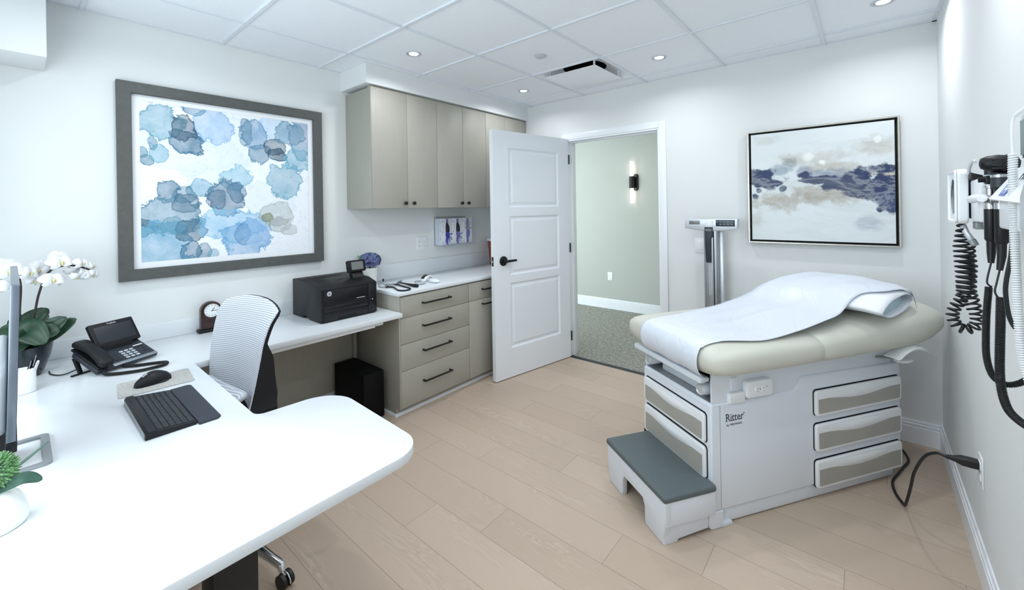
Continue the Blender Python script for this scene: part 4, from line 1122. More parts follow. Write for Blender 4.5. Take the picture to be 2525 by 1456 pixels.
for k in range(5):
    a = ca + k*2*PI/5
    dx, dy = math.cos(a), math.sin(a)
    def P(r_, z): return (.56 + dx*r_, 2.09 + dy*r_, z)
    leg = part('base_arm', MB().tube([P(.03, .120), P(.12, .112), P(.28, .088), P(.338, .080), P(.352, .074), P(.356, .060)], .02, 16, radii=[.026, .024, .017, .0155, .015, .014]), M['chrome'], t, ang=60)
    nx, ny = -dy, dx
    cw_ = MB()
    for s1 in (-1, 1):
        c0 = Vector(P(.372, .029)) + Vector((nx, ny, 0))*s1*.007
        c1 = c0 + Vector((nx, ny, 0))*s1*.016
        cw_.tube([c0, c0.lerp(c1, .1), c0.lerp(c1, .9), c1], .028, 24, radii=[.025, .0282, .0282, .022])
    cs = part('caster', cw_, M['rubber'], leg, ang=40)
    part('caster_hood', MB().tube([P(.356, .060), P(.360, .050), P(.366, .040)], .012).tube([Vector(P(.372 + .031*math.cos(b), .029 + .031*math.sin(b))) for b in [R(150 - 12*q) for q in range(14)]], .0035, 8), M['chrome'], leg, ang=60)

# ------------------------------------------------------------------ printer
t = thing('printer', 'black laser printer with a small tilted touch screen on the desk corner', 'printer', (1.41, 2.80, DZT))
PX0, PX1, PY0, PY1, PZ = 1.218, 1.604, 2.588, 3.004, DZT + .0005
pr = [(PY0, PZ + .008), (PY0 + .02, PZ + .001), (PY0 + .17, PZ + .001), (PY0 + .175, PZ + .016), (PY0 + .255, PZ + .016), (PY0 + .26, PZ + .001), (PY1, PZ + .001), (PY1, .990), (PY0 + .098, .985), (PY0 + .012, .962), (PY0, .954)]
part('body', MB().prism(pr, 'x', PX0, PX1, .004, 2), M['black'], t)
part('front_panel', MB().prism([(PX0 + .016, PZ + .108), (PX1 - .070, PZ + .108), (PX1 - .070, .950), (PX0 + .016, .950)], 'y', PY0 - .0035, PY0 + .001, .002).prism([(PX1 - .067, PZ + .012), (PX1 - .004, PZ + .012), (PX1 - .004, .950), (PX1 - .067, .950)], 'y', PY0 - .0035, PY0 + .001, .002), M['gloss'], t)
tr = part('paper_tray', MB().prism([(PX0 + .016, PZ + .010), (PX0 + .10, PZ + .010), (PX0 + .108, PZ + .026), (PX1 - .16, PZ + .026), (PX1 - .15, PZ + .010), (PX1 - .070, PZ + .010), (PX1 - .070, PZ + .062), (PX0 + .016, PZ + .062)], 'y', PY0 - .0035, PY0 + .001, .002), M['gloss'], t)
part('tray_cover', MB().box(PX0 + .016, PX1 - .070, PY0 - .0035, PY0 + .001, PZ + .065, PZ + .105, .0015), M['gloss'], t)
part('output_slot', MB().loft([[(1.290, 2.845, .98755), (1.523, 2.885, .98810), (1.500, 2.955, .98915), (1.272, 2.935, .98885)], [(1.290, 2.845, .9880), (1.523, 2.885, .98855), (1.500, 2.955, .9896), (1.272, 2.935, .9893)]]), M['dark'], t)
part('lid_seam', MB().box(PX0 + .03, PX1 - .09, PY0 + .15, PY0 + .1515, .9868, .9872).loft([[(1.368, 2.70, .98525), (1.425, 2.70, .98525), (1.418, 2.735, .98585), (1.375, 2.735, .98585)], [(1.368, 2.70, .9859), (1.425, 2.70, .9859), (1.418, 2.735, .9865), (1.375, 2.735, .9865)]]), M['dark'], t)
part('status_light', MB().lathe([(.001, 0), (.004, 0), (.004, .001), (.001, .001)], mat=Matrix.Rotation(R(90), 4, 'X'), c=(PX1 - .036, PY0 - .0036, PZ + .098), n=16), M['silver'], t)
part('model_plate', MB().box(1.453, 1.512, PY0 - .0042, PY0 - .0036, PZ + .1235, PZ + .1275), M['silver'], t)
bd = part('badge', MB().lathe([(.001, 0), (.0155, 0), (.0155, .0012), (.001, .0012)], mat=Matrix.Rotation(R(90), 4, 'X'), c=(1.268, PY0 - .0036, .927), n=32), M['silver'], t)
tm = Matrix.Translation((1.2675, PY0 - .0050, .9215)) @ Matrix(((1, .12, 0, 0), (0, 0, -1, 0), (0, 1, 0, 0), (0, 0, 0, 1)))
part('badge_letters', MB().text('hp', .020, tm, .0002, .9, 'CENTER'), M['greydark'], bd, smooth=False)
part('screen_neck', MB().prism([(PY0 + .115, .984), (PY0 + .165, .9875), (PY0 + .185, 1.028), (PY0 + .150, 1.03)], 'x', 1.498, 1.582, .003), M['black'], t)
sm_ = Matrix.Translation((1.537, PY0 + .150, 1.061)) @ Matrix.Rotation(R(-12), 4, 'X')
shd = part('touch_screen', MB().prism(rrect(-.067, .067, -.041, .041, .01), 'y', -.012, .014, .003, 2, mat=sm_), M['black'], t)
part('display', MB().prism(rrect(-.040, .048, -.026, .028, .002), 'y', -.0127, -.0121, mat=sm_), M['lcd'], shd)

# ------------------------------------------------------------------ hydrangea pot behind the printer
t = thing('flower_pot', 'small white pot of blue hydrangea blooms behind the printer screen', 'flower pot', (1.757, 2.93, .871))
part('pot', MB().lathe([(.001, .8713), (.046, .8713), (.050, .876), (.058, 1.000), (.058, 1.008), (.053, 1.008), (.048, .90), (.001, .895)], c=(1.757, 2.93, 0), n=36), M['ceramic'], t)
fl = MB().ell((1.762, 2.93, 1.060), (.066, .066, .045), 16, 10)
rnd = random.Random(3)
for k in range(230):
    u = rnd.uniform(-.55, 1); a = rnd.uniform(0, 2*PI); q = math.sqrt(max(0, 1-u*u))
    nrm = Vector((q*math.cos(a), q*math.sin(a), u))
    c_ = Vector((1.762, 2.93, 1.062)) + Vector((nrm.x*.078, nrm.y*.078, nrm.z*.055))
    tx = nrm.orthogonal().normalized(); ty = nrm.cross(tx); sp = rnd.uniform(0, PI)
    for j in range(4):
        b = sp + j*PI/2
        d1 = tx*math.cos(b) + ty*math.sin(b); d2 = tx*math.cos(b+.7) + ty*math.sin(b+.7); d3 = tx*math.cos(b-.7) + ty*math.sin(b-.7)
        l_ = rnd.uniform(.011, .016); q_ = 1
        fl.face([c_, c_ + d3*l_*.75 + nrm*.003, c_ + d1*l_ + nrm*.006, c_ + d2*l_*.75 + nrm*.003])
part('blooms', fl, M['blue'], t, smooth=False)
lv = MB()
for k in range(26):
    a = rnd.uniform(2.2, 4.0); r_ = rnd.uniform(.05, .10)
    c_ = Vector((1.757 + r_*math.cos(a) - .02, 2.93 + r_*math.sin(a)*.5, rnd.uniform(1.05, 1.105)))
    d1 = Vector((rnd.uniform(-1, 1), rnd.uniform(-1, 1), rnd.uniform(-.2, 1))).normalized()*.016; d2 = d1.orthogonal().normalized()*.008
    lv.face([c_, c_ + d1*.5 + d2, c_ + d1, c_ + d1*.5 - d2])
part('leaves', lv, M['greenball'], t, smooth=False)
part('stalks', MB().cyl((1.757, 2.93, .90), (1.76, 2.93, 1.04), .006, n=10), M['leaf'], t)

# ------------------------------------------------------------------ stethoscope, reflex hammer, handheld gauge on the counter
CZ = .8712
t = thing('stethoscope', 'black stethoscope with metal binaurals lying on the counter beside the printer', 'stethoscope', (1.81, 2.67, CZ))
def K(px_, py_): return (px_, py_)
tb = smooth_path([(1.815, 2.790, CZ + .010), (1.858, 2.770, CZ + .009), (1.868, 2.712, CZ + .008), (1.858, 2.630, CZ + .0065), (1.846, 2.545, CZ + .0065), (1.818, 2.505, CZ + .0065), (1.782, 2.497, CZ + .0065), (1.760, 2.508, CZ + .0065), (1.750, 2.545, CZ + .0065), (1.768, 2.600, CZ + .0065), (1.794, 2.665, CZ + .0065), (1.790, 2.705, CZ + .0065), (1.762, 2.722, CZ + .0065)], 6)
part('tubing', MB().tube(tb, .0058), M['rubber'], t)
part('binaural', MB().tube(smooth_path([(1.762, 2.722, CZ + .006), (1.752, 2.760, CZ + .004), (1.760, 2.810, CZ + .005), (1.795, 2.855, CZ + .012), (1.825, 2.875, CZ + .016)], 6), .0028), M['steel'], t)
part('binaural', MB().tube(smooth_path([(1.815, 2.790, CZ + .010), (1.812, 2.835, CZ + .014), (1.830, 2.90, CZ + .018), (1.845, 2.945, CZ + .012)], 6), .0028), M['steel'], t)
part('ear_tip', MB().tube([(1.852, 2.895, CZ + .022), (1.872, 2.925, CZ + .027)], .0075, 12, radii=[.006, .0085]), M['rubber'], t)
part('chest_piece', MB().lathe([(.001, 0), (.021, 0), (.021, .006), (.010, .009), (.009, .016), (.001, .017)], c=(1.800, 2.755, CZ + .008), n=28).tube([(1.800, 2.755, CZ + .02), (1.815, 2.735, CZ + .02), (1.835, 2.715, CZ + .012)], .005), M['chrome'], t)
t = thing('reflex_hammer', 'black tapered reflex hammer with a chrome head beside the stethoscope tubing', 'reflex hammer', (1.913, 2.66, CZ))
part('handle', MB().tube([(1.917, 2.762, CZ + .014), (1.916, 2.702, CZ + .013), (1.912, 2.645, CZ + .0125), (1.909, 2.580, CZ + .0125), (1.911, 2.545, CZ + .0125), (1.912, 2.535, CZ + .0125)], .008, 16, radii=[.005, .006, .0085, .0115, .0115, .009]), M['rubber'], t, ang=60)
part('head', MB().tube([(1.885, 2.752, CZ + .013), (1.892, 2.760, CZ + .014), (1.917, 2.778, CZ + .016), (1.948, 2.795, CZ + .019), (1.957, 2.800, CZ + .020)], .01, 18, radii=[.006, .0105, .0115, .0105, .005]), M['chrome'], t, ang=60)
t = thing('handheld_examiner', 'white handheld instrument with a black inner curve lying near the counter front', 'instrument', (2.11, 2.66, CZ))
bw = MB()
rows = []
for k in range(15):
    a = R(-10 + 200*k/14)
    rows.append([(2.130 + .040*math.cos(a) + (.014*math.cos(a) if o_ else 0), 2.70 + v, CZ + .0075 + .034*math.sin(a)*(1.0 if not o_ else 1.22) + .002) for o_, v in ((0, -.028), (1, -.020), (1, .020), (0, .028))])
bw.loft(rows)
part('body', bw, M['white'], t, ang=60)
part('handle', MB().ell((2.118, 2.600, CZ + .0175), (.030, .058, .0165)), M['white'], t, ang=60)
part('inner_lining', MB().loft([[(2.130 + .0548*math.cos(a), 2.70 + v, CZ + .0097 + .0424*math.sin(a)) for v in (-.0195, .0195)] for a in [R(75 + 8*q) for q in range(11)]], closed=False), M['rubber'], t)
part('prong', MB().tube([(2.085, 2.71, CZ + .008), (2.045, 2.725, CZ + .010), (2.025, 2.728, CZ + .008)], .005), M['steel'], t)
part('prong', MB().tube([(2.075, 2.66, CZ + .008), (2.00, 2.655, CZ + .006), (1.975, 2.652, CZ + .006)], .005), M['steel'], t)
part('disc', MB().ell((2.020, 2.640, CZ + .008), (.042, .030, .007)), M['silver'], t, ang=60)

# ------------------------------------------------------------------ things on the desk
# desk clock
t = thing('desk_clock', 'dark wooden arched desk clock with a round white dial behind the chair', 'clock', (.735, 2.995, DZT))
cz0 = DZT + .0005
CX = .745
arch = [(CX - .052, cz0 + .018), (CX - .052, cz0 + .125)] + [(CX - .052*math.cos(R(a)), cz0 + .125 + .052*math.sin(R(a))) for a in range(12, 180, 12)] + [(CX + .052, cz0 + .125), (CX + .052, cz0 + .018)]
part('case', MB().prism(list(reversed(arch)), 'y', 2.975, 3.015, .003), M['mahogany'], t)
part('plinth', MB().box(CX - .066, CX + .066, 2.965, 3.025, cz0, cz0 + .018, .005), M['black'], t)
dl = part('dial', MB().lathe([(.001, 0), (.037, 0), (.037, .003), (.001, .003)], mat=Matrix.Rotation(R(90), 4, 'X'), c=(CX + .002, 2.9748, cz0 + .125), n=40), M['clockface'], t)
part('bezel', MB().lathe([(.0372, 0), (.040, 0), (.040, .004), (.0372, .004)], mat=Matrix.Rotation(R(90), 4, 'X'), c=(CX + .002, 2.9748, cz0 + .125), n=40, cap0=False, cap1=False), M['champ'], t)
hn = MB()
for k in range(12):
    a = R(30*k); hn.box(-.0009, .0009, 2.9708, 2.9717, .027, .033, mat=Matrix.Translation((CX + .002, 0, cz0 + .125)) @ Matrix.Rotation(a, 4, 'Y'))
for a, l_, w_ in ((R(38), .019, .0014), (R(95), .027, .0010)):
    hn.box(-w_, w_, 2.9705, 2.9715, -.005, l_, mat=Matrix.Translation((CX + .002, 0, cz0 + .125)) @ Matrix.Rotation(a, 4, 'Y'))
part('hands_and_marks', hn, M['blackm'], dl)

# desk phone (local: x along the front edge, y to the back, the base rises to the back)
PA = math.atan2(.115, .230)
t = thing('desk_phone', 'black office desk phone with a raised colour screen and corded handset', 'phone', (.222, 2.562, DZT + .0128), PA, local=True)
TL = R(25)
Mt = Matrix.Rotation(TL, 4, 'X')
part('base', MB().box(-.002, .248, .0, .165, -.009, .012, .005, 3, mat=Mt), M['greydark'], t)
part('front_strip', MB().box(.062, .246, -.001, .016, .0105, .0135, .001, mat=Mt), M['alu'], t)
part('cradle', MB().box(.0, .060, .004, .185, .010, .022, .006, 3, mat=Mt), M['black'], t)
hs = []
for k in range(19):
    f = k/18
    y = -.012 + .215*f
    up_ = .030 + .017*math.sin(PI*f)
    th = .019 + .010*(abs(2*f-1)**2.2)
    w_ = .026 + .006*abs(2*f-1)**2
    e = min(1, min(f, 1-f)*9 + .35)
    hs.append([Mt @ Vector((.030 + u*w_*e, y, up_ + .004 + v*th*.62*e)) for u, v in [(math.copysign(abs(math.cos(q))**.6, math.cos(q)), math.copysign(abs(math.sin(q))**.6, math.sin(q))) for q in [2*PI*j/20 for j in range(20)]]])
part('handset', MB().loft(hs), M['black'], t, ang=60)
ky = MB()
for r_ in range(4):
    for c_ in range(3): ky.box(.128 + .021*c_, .144 + .021*c_, .026 + .0165*(3-r_), .037 + .0165*(3-r_), .0115, .0142, .0012, 1, mat=Mt)
part('keypad', ky, M['silver'], t)
k2 = MB()
for x, y, w_ in ((.080, .060, .010), (.100, .066, .010), (.098, .046, .010), (.086, .030, .026), (.205, .076, .010), (.222, .080, .010), (.218, .060, .010), (.208, .040, .022)): k2.box(x, x + w_, y, y + .006, .0115, .0135, .001, 1, mat=Mt)
part('function_keys', k2, M['blackm'], t)
part('status_lamp', MB().box(.196, .236, .094, .100, .0115, .014, .0008, mat=Mt).box(.066, .082, .094, .100, .0115, .014, .0008, mat=Mt), M['ceramic'], t)
Ms = Matrix.Translation((.0, .112, .078)) @ Matrix.Rotation(R(58), 4, 'X')
scn = part('screen_housing', MB().prism(rrect(.068, .252, -.002, .118, .006), 'z', -.014, .004, .003, mat=Ms), M['black'], t)
part('display', MB().prism(rrect(.084, .238, .016, .098, .002), 'z', .0041, .0046, mat=Ms), M['screen'], scn)
lm = Ms @ Matrix.Translation((.160, .1035, .0042))
part('maker_lettering', MB().text('Yealink', .012, lm, .0001, 1.1, 'CENTER'), M['silver'], scn, smooth=False)
part('screen_hinge', MB().box(.085, .21, .100, .130, .03, .085, .004), M['black'], t)
part('foot', MB().prism([(.10, -.0115), (.112, -.0115), (.15, .055), (.135, .058)], 'x', -.002, .012, .001).prism([(.10, -.0115), (.112, -.0115), (.15, .055), (.135, .058)], 'x', .225, .239, .001).box(-.03, .24, .10, .112, -.0118, -.006, .002), M['black'], t)
cd = smooth_path([(.03, -.004, .004), (.012, -.022, -.002), (.02, -.06, -.004), (.075, -.135, -.004), (.13, -.165, -.004), (.165, -.165, -.004), (.180, -.145, -.004), (.165, -.11, -.004), (.12, -.05, -.004), (.10, .0, -.004)], 10)
part('handset_cord', MB().tube(helix(cd, .0052, 100, 8), .0022, 6).tube(cd, .0045, 8), M['rubber'], t, ang=80)
part('network_cable', MB().tube(smooth_path([(.004, .12, .012), (-.02, .15, -.004), (-.03, .19, -.0095), (-.025, .24, -.0095), (-.005, .285, -.0095)], 6), .0026, 8), M['rubber'], t)

# mouse pad and mouse
t = link('mouse_pad', MB().prism([(.247, 2.182), (.470, 2.166), (.480, 2.172), (.496, 2.345), (.488, 2.356), (.270, 2.370), (.262, 2.362), (.246, 2.192)], 'z', DZT + .0004, DZT + .0042, .001), M['felt'])
tag(t, 'pale grey felt mouse pad with rounded corners on the desk behind the keyboard', 'mouse pad')
mA = math.atan2(.10, .125)
t = thing('computer_mouse', 'black sculpted computer mouse with a silver wheel on the grey felt pad', 'mouse', (.362, 2.272, DZT + .0043), R(20))
Mm = Matrix.Translation((.362, 2.272, DZT + .0045)) @ Matrix.Rotation(R(20), 4, 'Z')
rows = []
for k in range(17):
    f = k/16
    x = -.064 + .128*f
    w_ = .040*(math.sin(PI*(.10 + .80*f))**.6)*(0.80 + .28*f if f < .8 else 1.02 - .2*(f-.8)) * min(1, f*8 + .55) * min(1, (1-f)*8 + .4)
    h_ = .010 + .037*math.sin(PI*min(1, f*.86 + .06))**1.1
    if f > .93: h_ *= .75
    o = []
    for q in range(25):
        a = PI*q/24
        o.append(Mm @ Vector((x, math.cos(a)*w_*(1.0 if math.cos(a) > 0 else 1.0), max(.0, h_*math.sin(a)**.7))))
    rows.append(o)
part('body', MB().loft(rows), M['black'], t, ang=60)
part('thumb_rest', MB().ell((0, 0, 0), (.034, .012, .010), mat=Mm @ Matrix.Identity(4)) if False else MB().loft([[Mm @ Vector((-.012 + .056*f, -.030 - .014*math.sin(PI*f)*v, .002 + .010*(1-v))) for v in (0, .5, 1)] + [Mm @ Vector((-.012 + .056*f, -.030 - .014*math.sin(PI*f), 0))] + [Mm @ Vector((-.012 + .056*f, -.026, 0))] for f in [i/8 for i in range(9)]]), M['black'], t)
part('wheel', MB().cyl(Mm @ Vector((-.026, -.006, .0345)), Mm @ Vector((-.026, .006, .0345)), .0105, n=24), M['chrome'], t)

# keyboard with folding palm cover
t = thing('keyboard', 'black wedge keyboard with its grey folding palm pad open on the desk', 'keyboard', (.32, 1.91, DZT))
KX0, KX1, KY0, KY1 = .252, .384, 1.712, 2.106
kp = [(KX0, DZT + .0006), (KX0, DZT + .019), (KX0 + .006, DZT + .026), (KX0 + .024, DZT + .026), (KX0 + .028, DZT + .0215), (KX1 - .001, DZT + .010), (KX1, DZT + .004), (KX1 - .004, DZT + .0006)]
part('case', MB().prism([(x, z) for x, z in kp], 'y', KY0, KY1, .0025), M['black'], t)
part('rear_edge', MB().box(KX0 - .0008, KX0 + .0005, KY0 + .012, KY1 - .012, DZT + .002, DZT + .018), M['steel'], t)
kc = MB()
sl_ = math.atan2(-.0115, .103)
for r_ in range(6):
    x0 = KX0 + .0305 + r_*.0165
    n_ = 18 if r_ else 19
    y = KY1 - .012
    wid = (KY1 - KY0 - .024)
    ws = [1.0]*n_
    if r_ == 1: ws[14] = 1.7
    if r_ == 2: ws[0] = 1.4; ws[13] = 1.4
    if r_ == 3: ws[0] = 1.7; ws[12] = 1.9
    if r_ == 4: ws[0] = 2.2; ws[11] = 2.2
    if r_ == 5: ws = [1.2, 1.2, 1.2, 6.2, 1.2, 1.2, 1.2, 1, 1, 1, 1.6, 1]
    tot = sum(ws)
    for w_ in ws:
        L_ = wid*w_/tot
        z = DZT + .0212 - (x0 - KX0 - .028)*.1117
        kc.box(x0, x0 + .0148, y - L_ + .0009, y - .0009, z - .002, z + .0022, .0008, 1, mat=Matrix.Translation((x0, 0, z)) @ Matrix.Rotation(-sl_, 4, 'Y') @ Matrix.Translation((-x0, 0, -z)))
        y -= L_
part('keys', kc, M['keycap'], t)
part('palm_pad', MB().prism([(.3865, 1.700), (.440, 1.700), (.450, 1.710), (.453, 2.103), (.443, 2.114), (.3865, 2.112)], 'z', DZT + .0006, DZT + .0085, .0025), M['slate'], t)

# pen holder with pens
t = thing('pen_holder', 'oval white ceramic pen holder on the desk beside the monitor edge', 'pen holder', (.012, 2.565, DZT))
def oval(s, z, cx=.008, cy=2.568): return [(cx + .040*s*math.cos(2*PI*k/40), cy + .026*s*math.sin(2*PI*k/40), z) for k in range(40)]
part('cup', MB().loft([oval(.92, DZT + .0005), oval(1.0, DZT + .004), oval(1.0, DZT + .094), oval(.98, DZT + .096), oval(.94, DZT + .094), oval(.92, DZT + .012)]), M['ceramic'], t, ang=60)
pe = [((.018, 2.566), (.050, 2.575), .145, 'black', 'black pen with a metal clip leaning right in the white pen holder'),
      ((.012, 2.570), (.036, 2.572), .128, 'black', 'shorter black pen beside the leaning pens in the white holder'),
      ((.024, 2.560), (.054, 2.560), .120, 'silver', 'white and silver pen leaning in the white pen holder')]
for (a0, a1, h_, m_, lb) in pe:
    b0 = Vector((a0[0], a0[1], DZT + .014)); b1 = Vector((a1[0], a1[1], DZT + h_))
    p_ = thing('pen', lb, 'pen', tuple(b0), 0, 'pens in the white holder')
    part('barrel', MB().tube([b0, b0.lerp(b1, .05), b0.lerp(b1, .93), b1], .0045, 12, radii=[.002, .0045, .0045, .003]), M['white'] if m_ == 'silver' else M['black'], p_)
    part('clip', MB().tube([b0.lerp(b1, .66) + Vector((.0, -.0062, 0)), b0.lerp(b1, .96) + Vector((0, -.0062, 0))], .0013, 8), M['chrome'], p_)

# monitor, seen along its edge
t = thing('monitor', 'thin silver and black computer monitor seen edge-on at the left of the desk', 'monitor', (0, 1.9, DZT))
Mo = Matrix.Translation((-.0075, 1.92, 1.08)) @ Matrix.Rotation(R(1.6), 4, 'Y') @ Matrix.Rotation(R(.3), 4, 'Z')
part('panel', MB().prism(rrect(-.305, .305, -.190, .200, .004), 'x', -.0095, .006, .002, mat=Mo), M['slate2'], t)
part('screen', MB().prism(rrect(-.30, .30, -.178, .195, .002), 'x', .0061, .0066, mat=Mo), M['gloss'], t)
part('chin', MB().box(-.011, .0085, -.3055, .3055, -.215, -.1905, .002, mat=Mo), M['black'], t)
part('rear_housing', MB().prism(rrect(-.27, .22, -.185, -.01, .03), 'x', -.045, -.0096, .012, 3, mat=Mo), M['silver'], t)
part('stand_column', MB().box(-.050, -.0135, 1.80, 1.96, DZT + .006, .895, .006), M['black'], t)
ftp = rrect(-.150, .062, 1.772, 2.018, .018)
fti = rrect(-.130, .044, 1.790, 2.000, .008)
part('foot', MB().loft([[(x, y, DZT + .0006) for x, y in ftp], [(x, y, DZT + .008) for x, y in ftp], [(x, y, DZT + .008) for x, y in fti], [(x, y, DZT + .0006) for x, y in fti], [(x, y, DZT + .0006) for x, y in ftp]], True, False, False).box(-.13, -.012, 1.79, 1.97, DZT + .001, DZT + .0055, .001), M['steel'], t)

# potted button plant in the left foreground
t = thing('button_plant', 'small round-headed green plant in a white ceramic pot at the left desk edge', 'plant', (-.045, 1.52, DZT))
part('pot', MB().lathe([(.001, DZT + .0005), (.053, DZT + .0005), (.0565, DZT + .005), (.0575, DZT + .014), (.0565, DZT + .028), (.052, DZT + .048), (.044, DZT + .066), (.035, DZT + .077), (.030, DZT + .080), (.028, DZT + .074), (.001, DZT + .070)], c=(-.043, 1.512, 0), n=44), M['ceramic'], t, ang=60)
gb = MB()
rnd = random.Random(5)
for k in range(420):
    u = 1 - 2*(k + .5)/420; a = k*2.39996; q = math.sqrt(1-u*u)
    n_ = Vector((q*math.cos(a), q*math.sin(a), u))
    c_ = Vector((-.040, 1.51, DZT + .128)); p0 = c_ + n_*.030; p1 = c_ + n_*(.042 + rnd.uniform(-.003, .003)) + Vector((rnd.uniform(-1, 1), rnd.uniform(-1, 1), rnd.uniform(-1, 1)))*.002
    gb.tube([p0, p0.lerp(p1, .6), p1], .002, 5, radii=[.0012, .0022, .0013])
part('flower_head', gb, M['greenball'], t, smooth=False)
def leaf(base, mid, tip, w, mat_, nm, par, look=None, n=14):
    pts = smooth_path([base, mid, tip], n//2)
    rows = []
    N = len(pts)
    for i, p_ in enumerate(pts):
        f = i/(N-1)
        tn = (pts[min(N-1, i+1)] - pts[max(0, i-1)]).normalized()
        sd = tn.cross(Vector((0, 0, 1)))
        sd = sd.normalized() if sd.length > .05 else Vector((1, 0, 0))
        if look is not None:
            lk = Vector(look).normalized(); lk = lk - tn*lk.dot(tn)
            if lk.length > .1: sd = tn.cross(lk.normalized())
        nn = sd.cross(tn)
        ww = w*math.sin(PI*min(.97, .07 + .86*f**.85))**.75
        if f > .98: ww *= .35
        rows.append([p_ + sd*ww + nn*ww*.35, p_ + sd*ww*.5 + nn*ww*.1, p_, p_ - sd*ww*.5 + nn*ww*.1, p_ - sd*ww + nn*ww*.35])
    o = link(nm, MB().grid(rows), mat_, par, ang=60)
    sm = o.modifiers.new('thick', 'SOLIDIFY'); sm.thickness = .0012
    return o
part('stalk', MB().cyl((-.043, 1.512, DZT + .075), (-.041, 1.51, DZT + .11), .006, n=10), M['greenball'], t)
leaf((-.04, 1.50, DZT + .085), (.004, 1.485, DZT + .103), (.034, 1.49, DZT + .083), .013, M['leaf2'], 'leaf', t, look=(.1, -1, .5))
leaf((-.04, 1.515, DZT + .10), (.005, 1.53, DZT + .12), (.048, 1.55, DZT + .146), .006, M['leaf2'], 'leaf', t)
leaf((-.05, 1.51, DZT + .095), (-.07, 1.54, DZT + .14), (-.055, 1.56, DZT + .175), .009, M['leaf2'], 'leaf', t)

# orchid
t = thing('orchid', 'white moth orchid with dark leaves in a smoky pot at the desk corner', 'orchid', (.015, 2.80, DZT))
OX, OY = .018, 2.83
part('pot', MB().lathe([(.001, DZT + .0006), (.046, DZT + .0006), (.058, DZT + .012), (.080, DZT + .08), (.088, DZT + .128), (.088, DZT + .134), (.083, DZT + .132), (.078, DZT + .118), (.001, DZT + .110)], c=(OX, OY, 0), n=44), M['pot'], t, ang=50)
part('moss', MB().ell((OX, OY, DZT + .118), (.080, .080, .022)), M['moss'], t)
LV = [((.055, -.03, .185), (.128, -.045, .240), .036), ((.085, .0, .170), (.160, -.01, .222), .030), ((.012, -.06, .205), (.060, -.115, .150), .044), ((-.03, -.04, .20), (-.075, -.06, .215), .036), ((-.05, .01, .17), (-.10, .02, .16), .034), ((.02, .04, .225), (.075, .06, .275), .034), ((.05, -.06, .185), (.105, -.075, .19), .034), ((-.01, .05, .22), (-.03, .09, .25), .030), ((-.01, -.05, .16), (-.03, -.10, .13), .036), ((.03, .02, .2), (.07, .03, .262), .03)]
for md, tp, w_ in LV:
    leaf((OX + md[0]*.1, OY + md[1]*.1, DZT + .135), (OX + md[0], OY + md[1], DZT + md[2]), (OX + tp[0], OY + tp[1], DZT + tp[2]), w_*1.25, M['leaf'], 'leaf', t, look=(-.1, -1, .55))
s1 = smooth_path([(OX + .012, OY, DZT + .13), (OX + .030, OY - .01, DZT + .25), (OX + .046, OY - .02, DZT + .36), (OX + .075, OY - .03, DZT + .45), (OX + .13, OY - .03, DZT + .475), (OX + .19, OY - .02, DZT + .455), (OX + .215, OY - .015, DZT + .43)], 6)
s2 = smooth_path([(OX - .008, OY, DZT + .13), (OX - .010, OY - .01, DZT + .28), (OX - .006, OY - .02, DZT + .40), (OX - .02, OY - .04, DZT + .47), (OX - .05, OY - .06, DZT + .485), (OX - .085, OY - .08, DZT + .46)], 6)
part('flower_stem', MB().tube(s1, .0042, 10), M['stem'], t)
part('flower_stem', MB().tube(s2, .0034, 10), M['stem'], t)
def orchid_flower(px_, s, face, par, roll=0.0):
    """five petals and a lip; face is the direction the flower looks"""
    n_ = Vector(face).normalized()
    tx = n_.cross(Vector((0, 0, 1))).normalized(); ty = tx.cross(n_)
    q = Matrix((tx, ty, n_)).transposed().to_4x4() @ Matrix.Rotation(roll, 4, 'Z'); q.translation = Vector(px_)
    mb = MB()
    for ang, L_, W_, lift_ in ((90, .038, .0135, .001), (215, .034, .0125, .0), (325, .034, .0125, .0), (14, .045, .0235, .006), (166, .045, .0235, .006)):
        a = R(ang); d = Vector((math.cos(a), math.sin(a), 0)); e = Vector((-d.y, d.x, 0))
        rows = []
        for i in range(9):
            f = i/8
            w_ = W_*s*math.sin(PI*(.06 + .90*f**.8))**.62
            c_ = d*L_*s*f + Vector((0, 0, lift_ + .010*s*math.sin(PI*f) - .012*s*f*f))
            rows.append([q @ (c_ + e*w_*u + Vector((0, 0, -.006*s*u*u + .0016*math.sin(6*f + 4*u)))) for u in (-1, -.5, 0, .5, 1)])
        mb.grid(rows)
    o = link('flower', mb, M['orchid'], par, ang=70)
    link('lip', MB().ell(q @ Vector((0, -.005*s, .010*s)), (.0055*s, .0055*s, .0065*s), 10, 6).ell(q @ Vector((.0, -.011*s, .008*s)), (.0035*s, .0035*s, .007*s), 10, 6), M['yellow'], o)
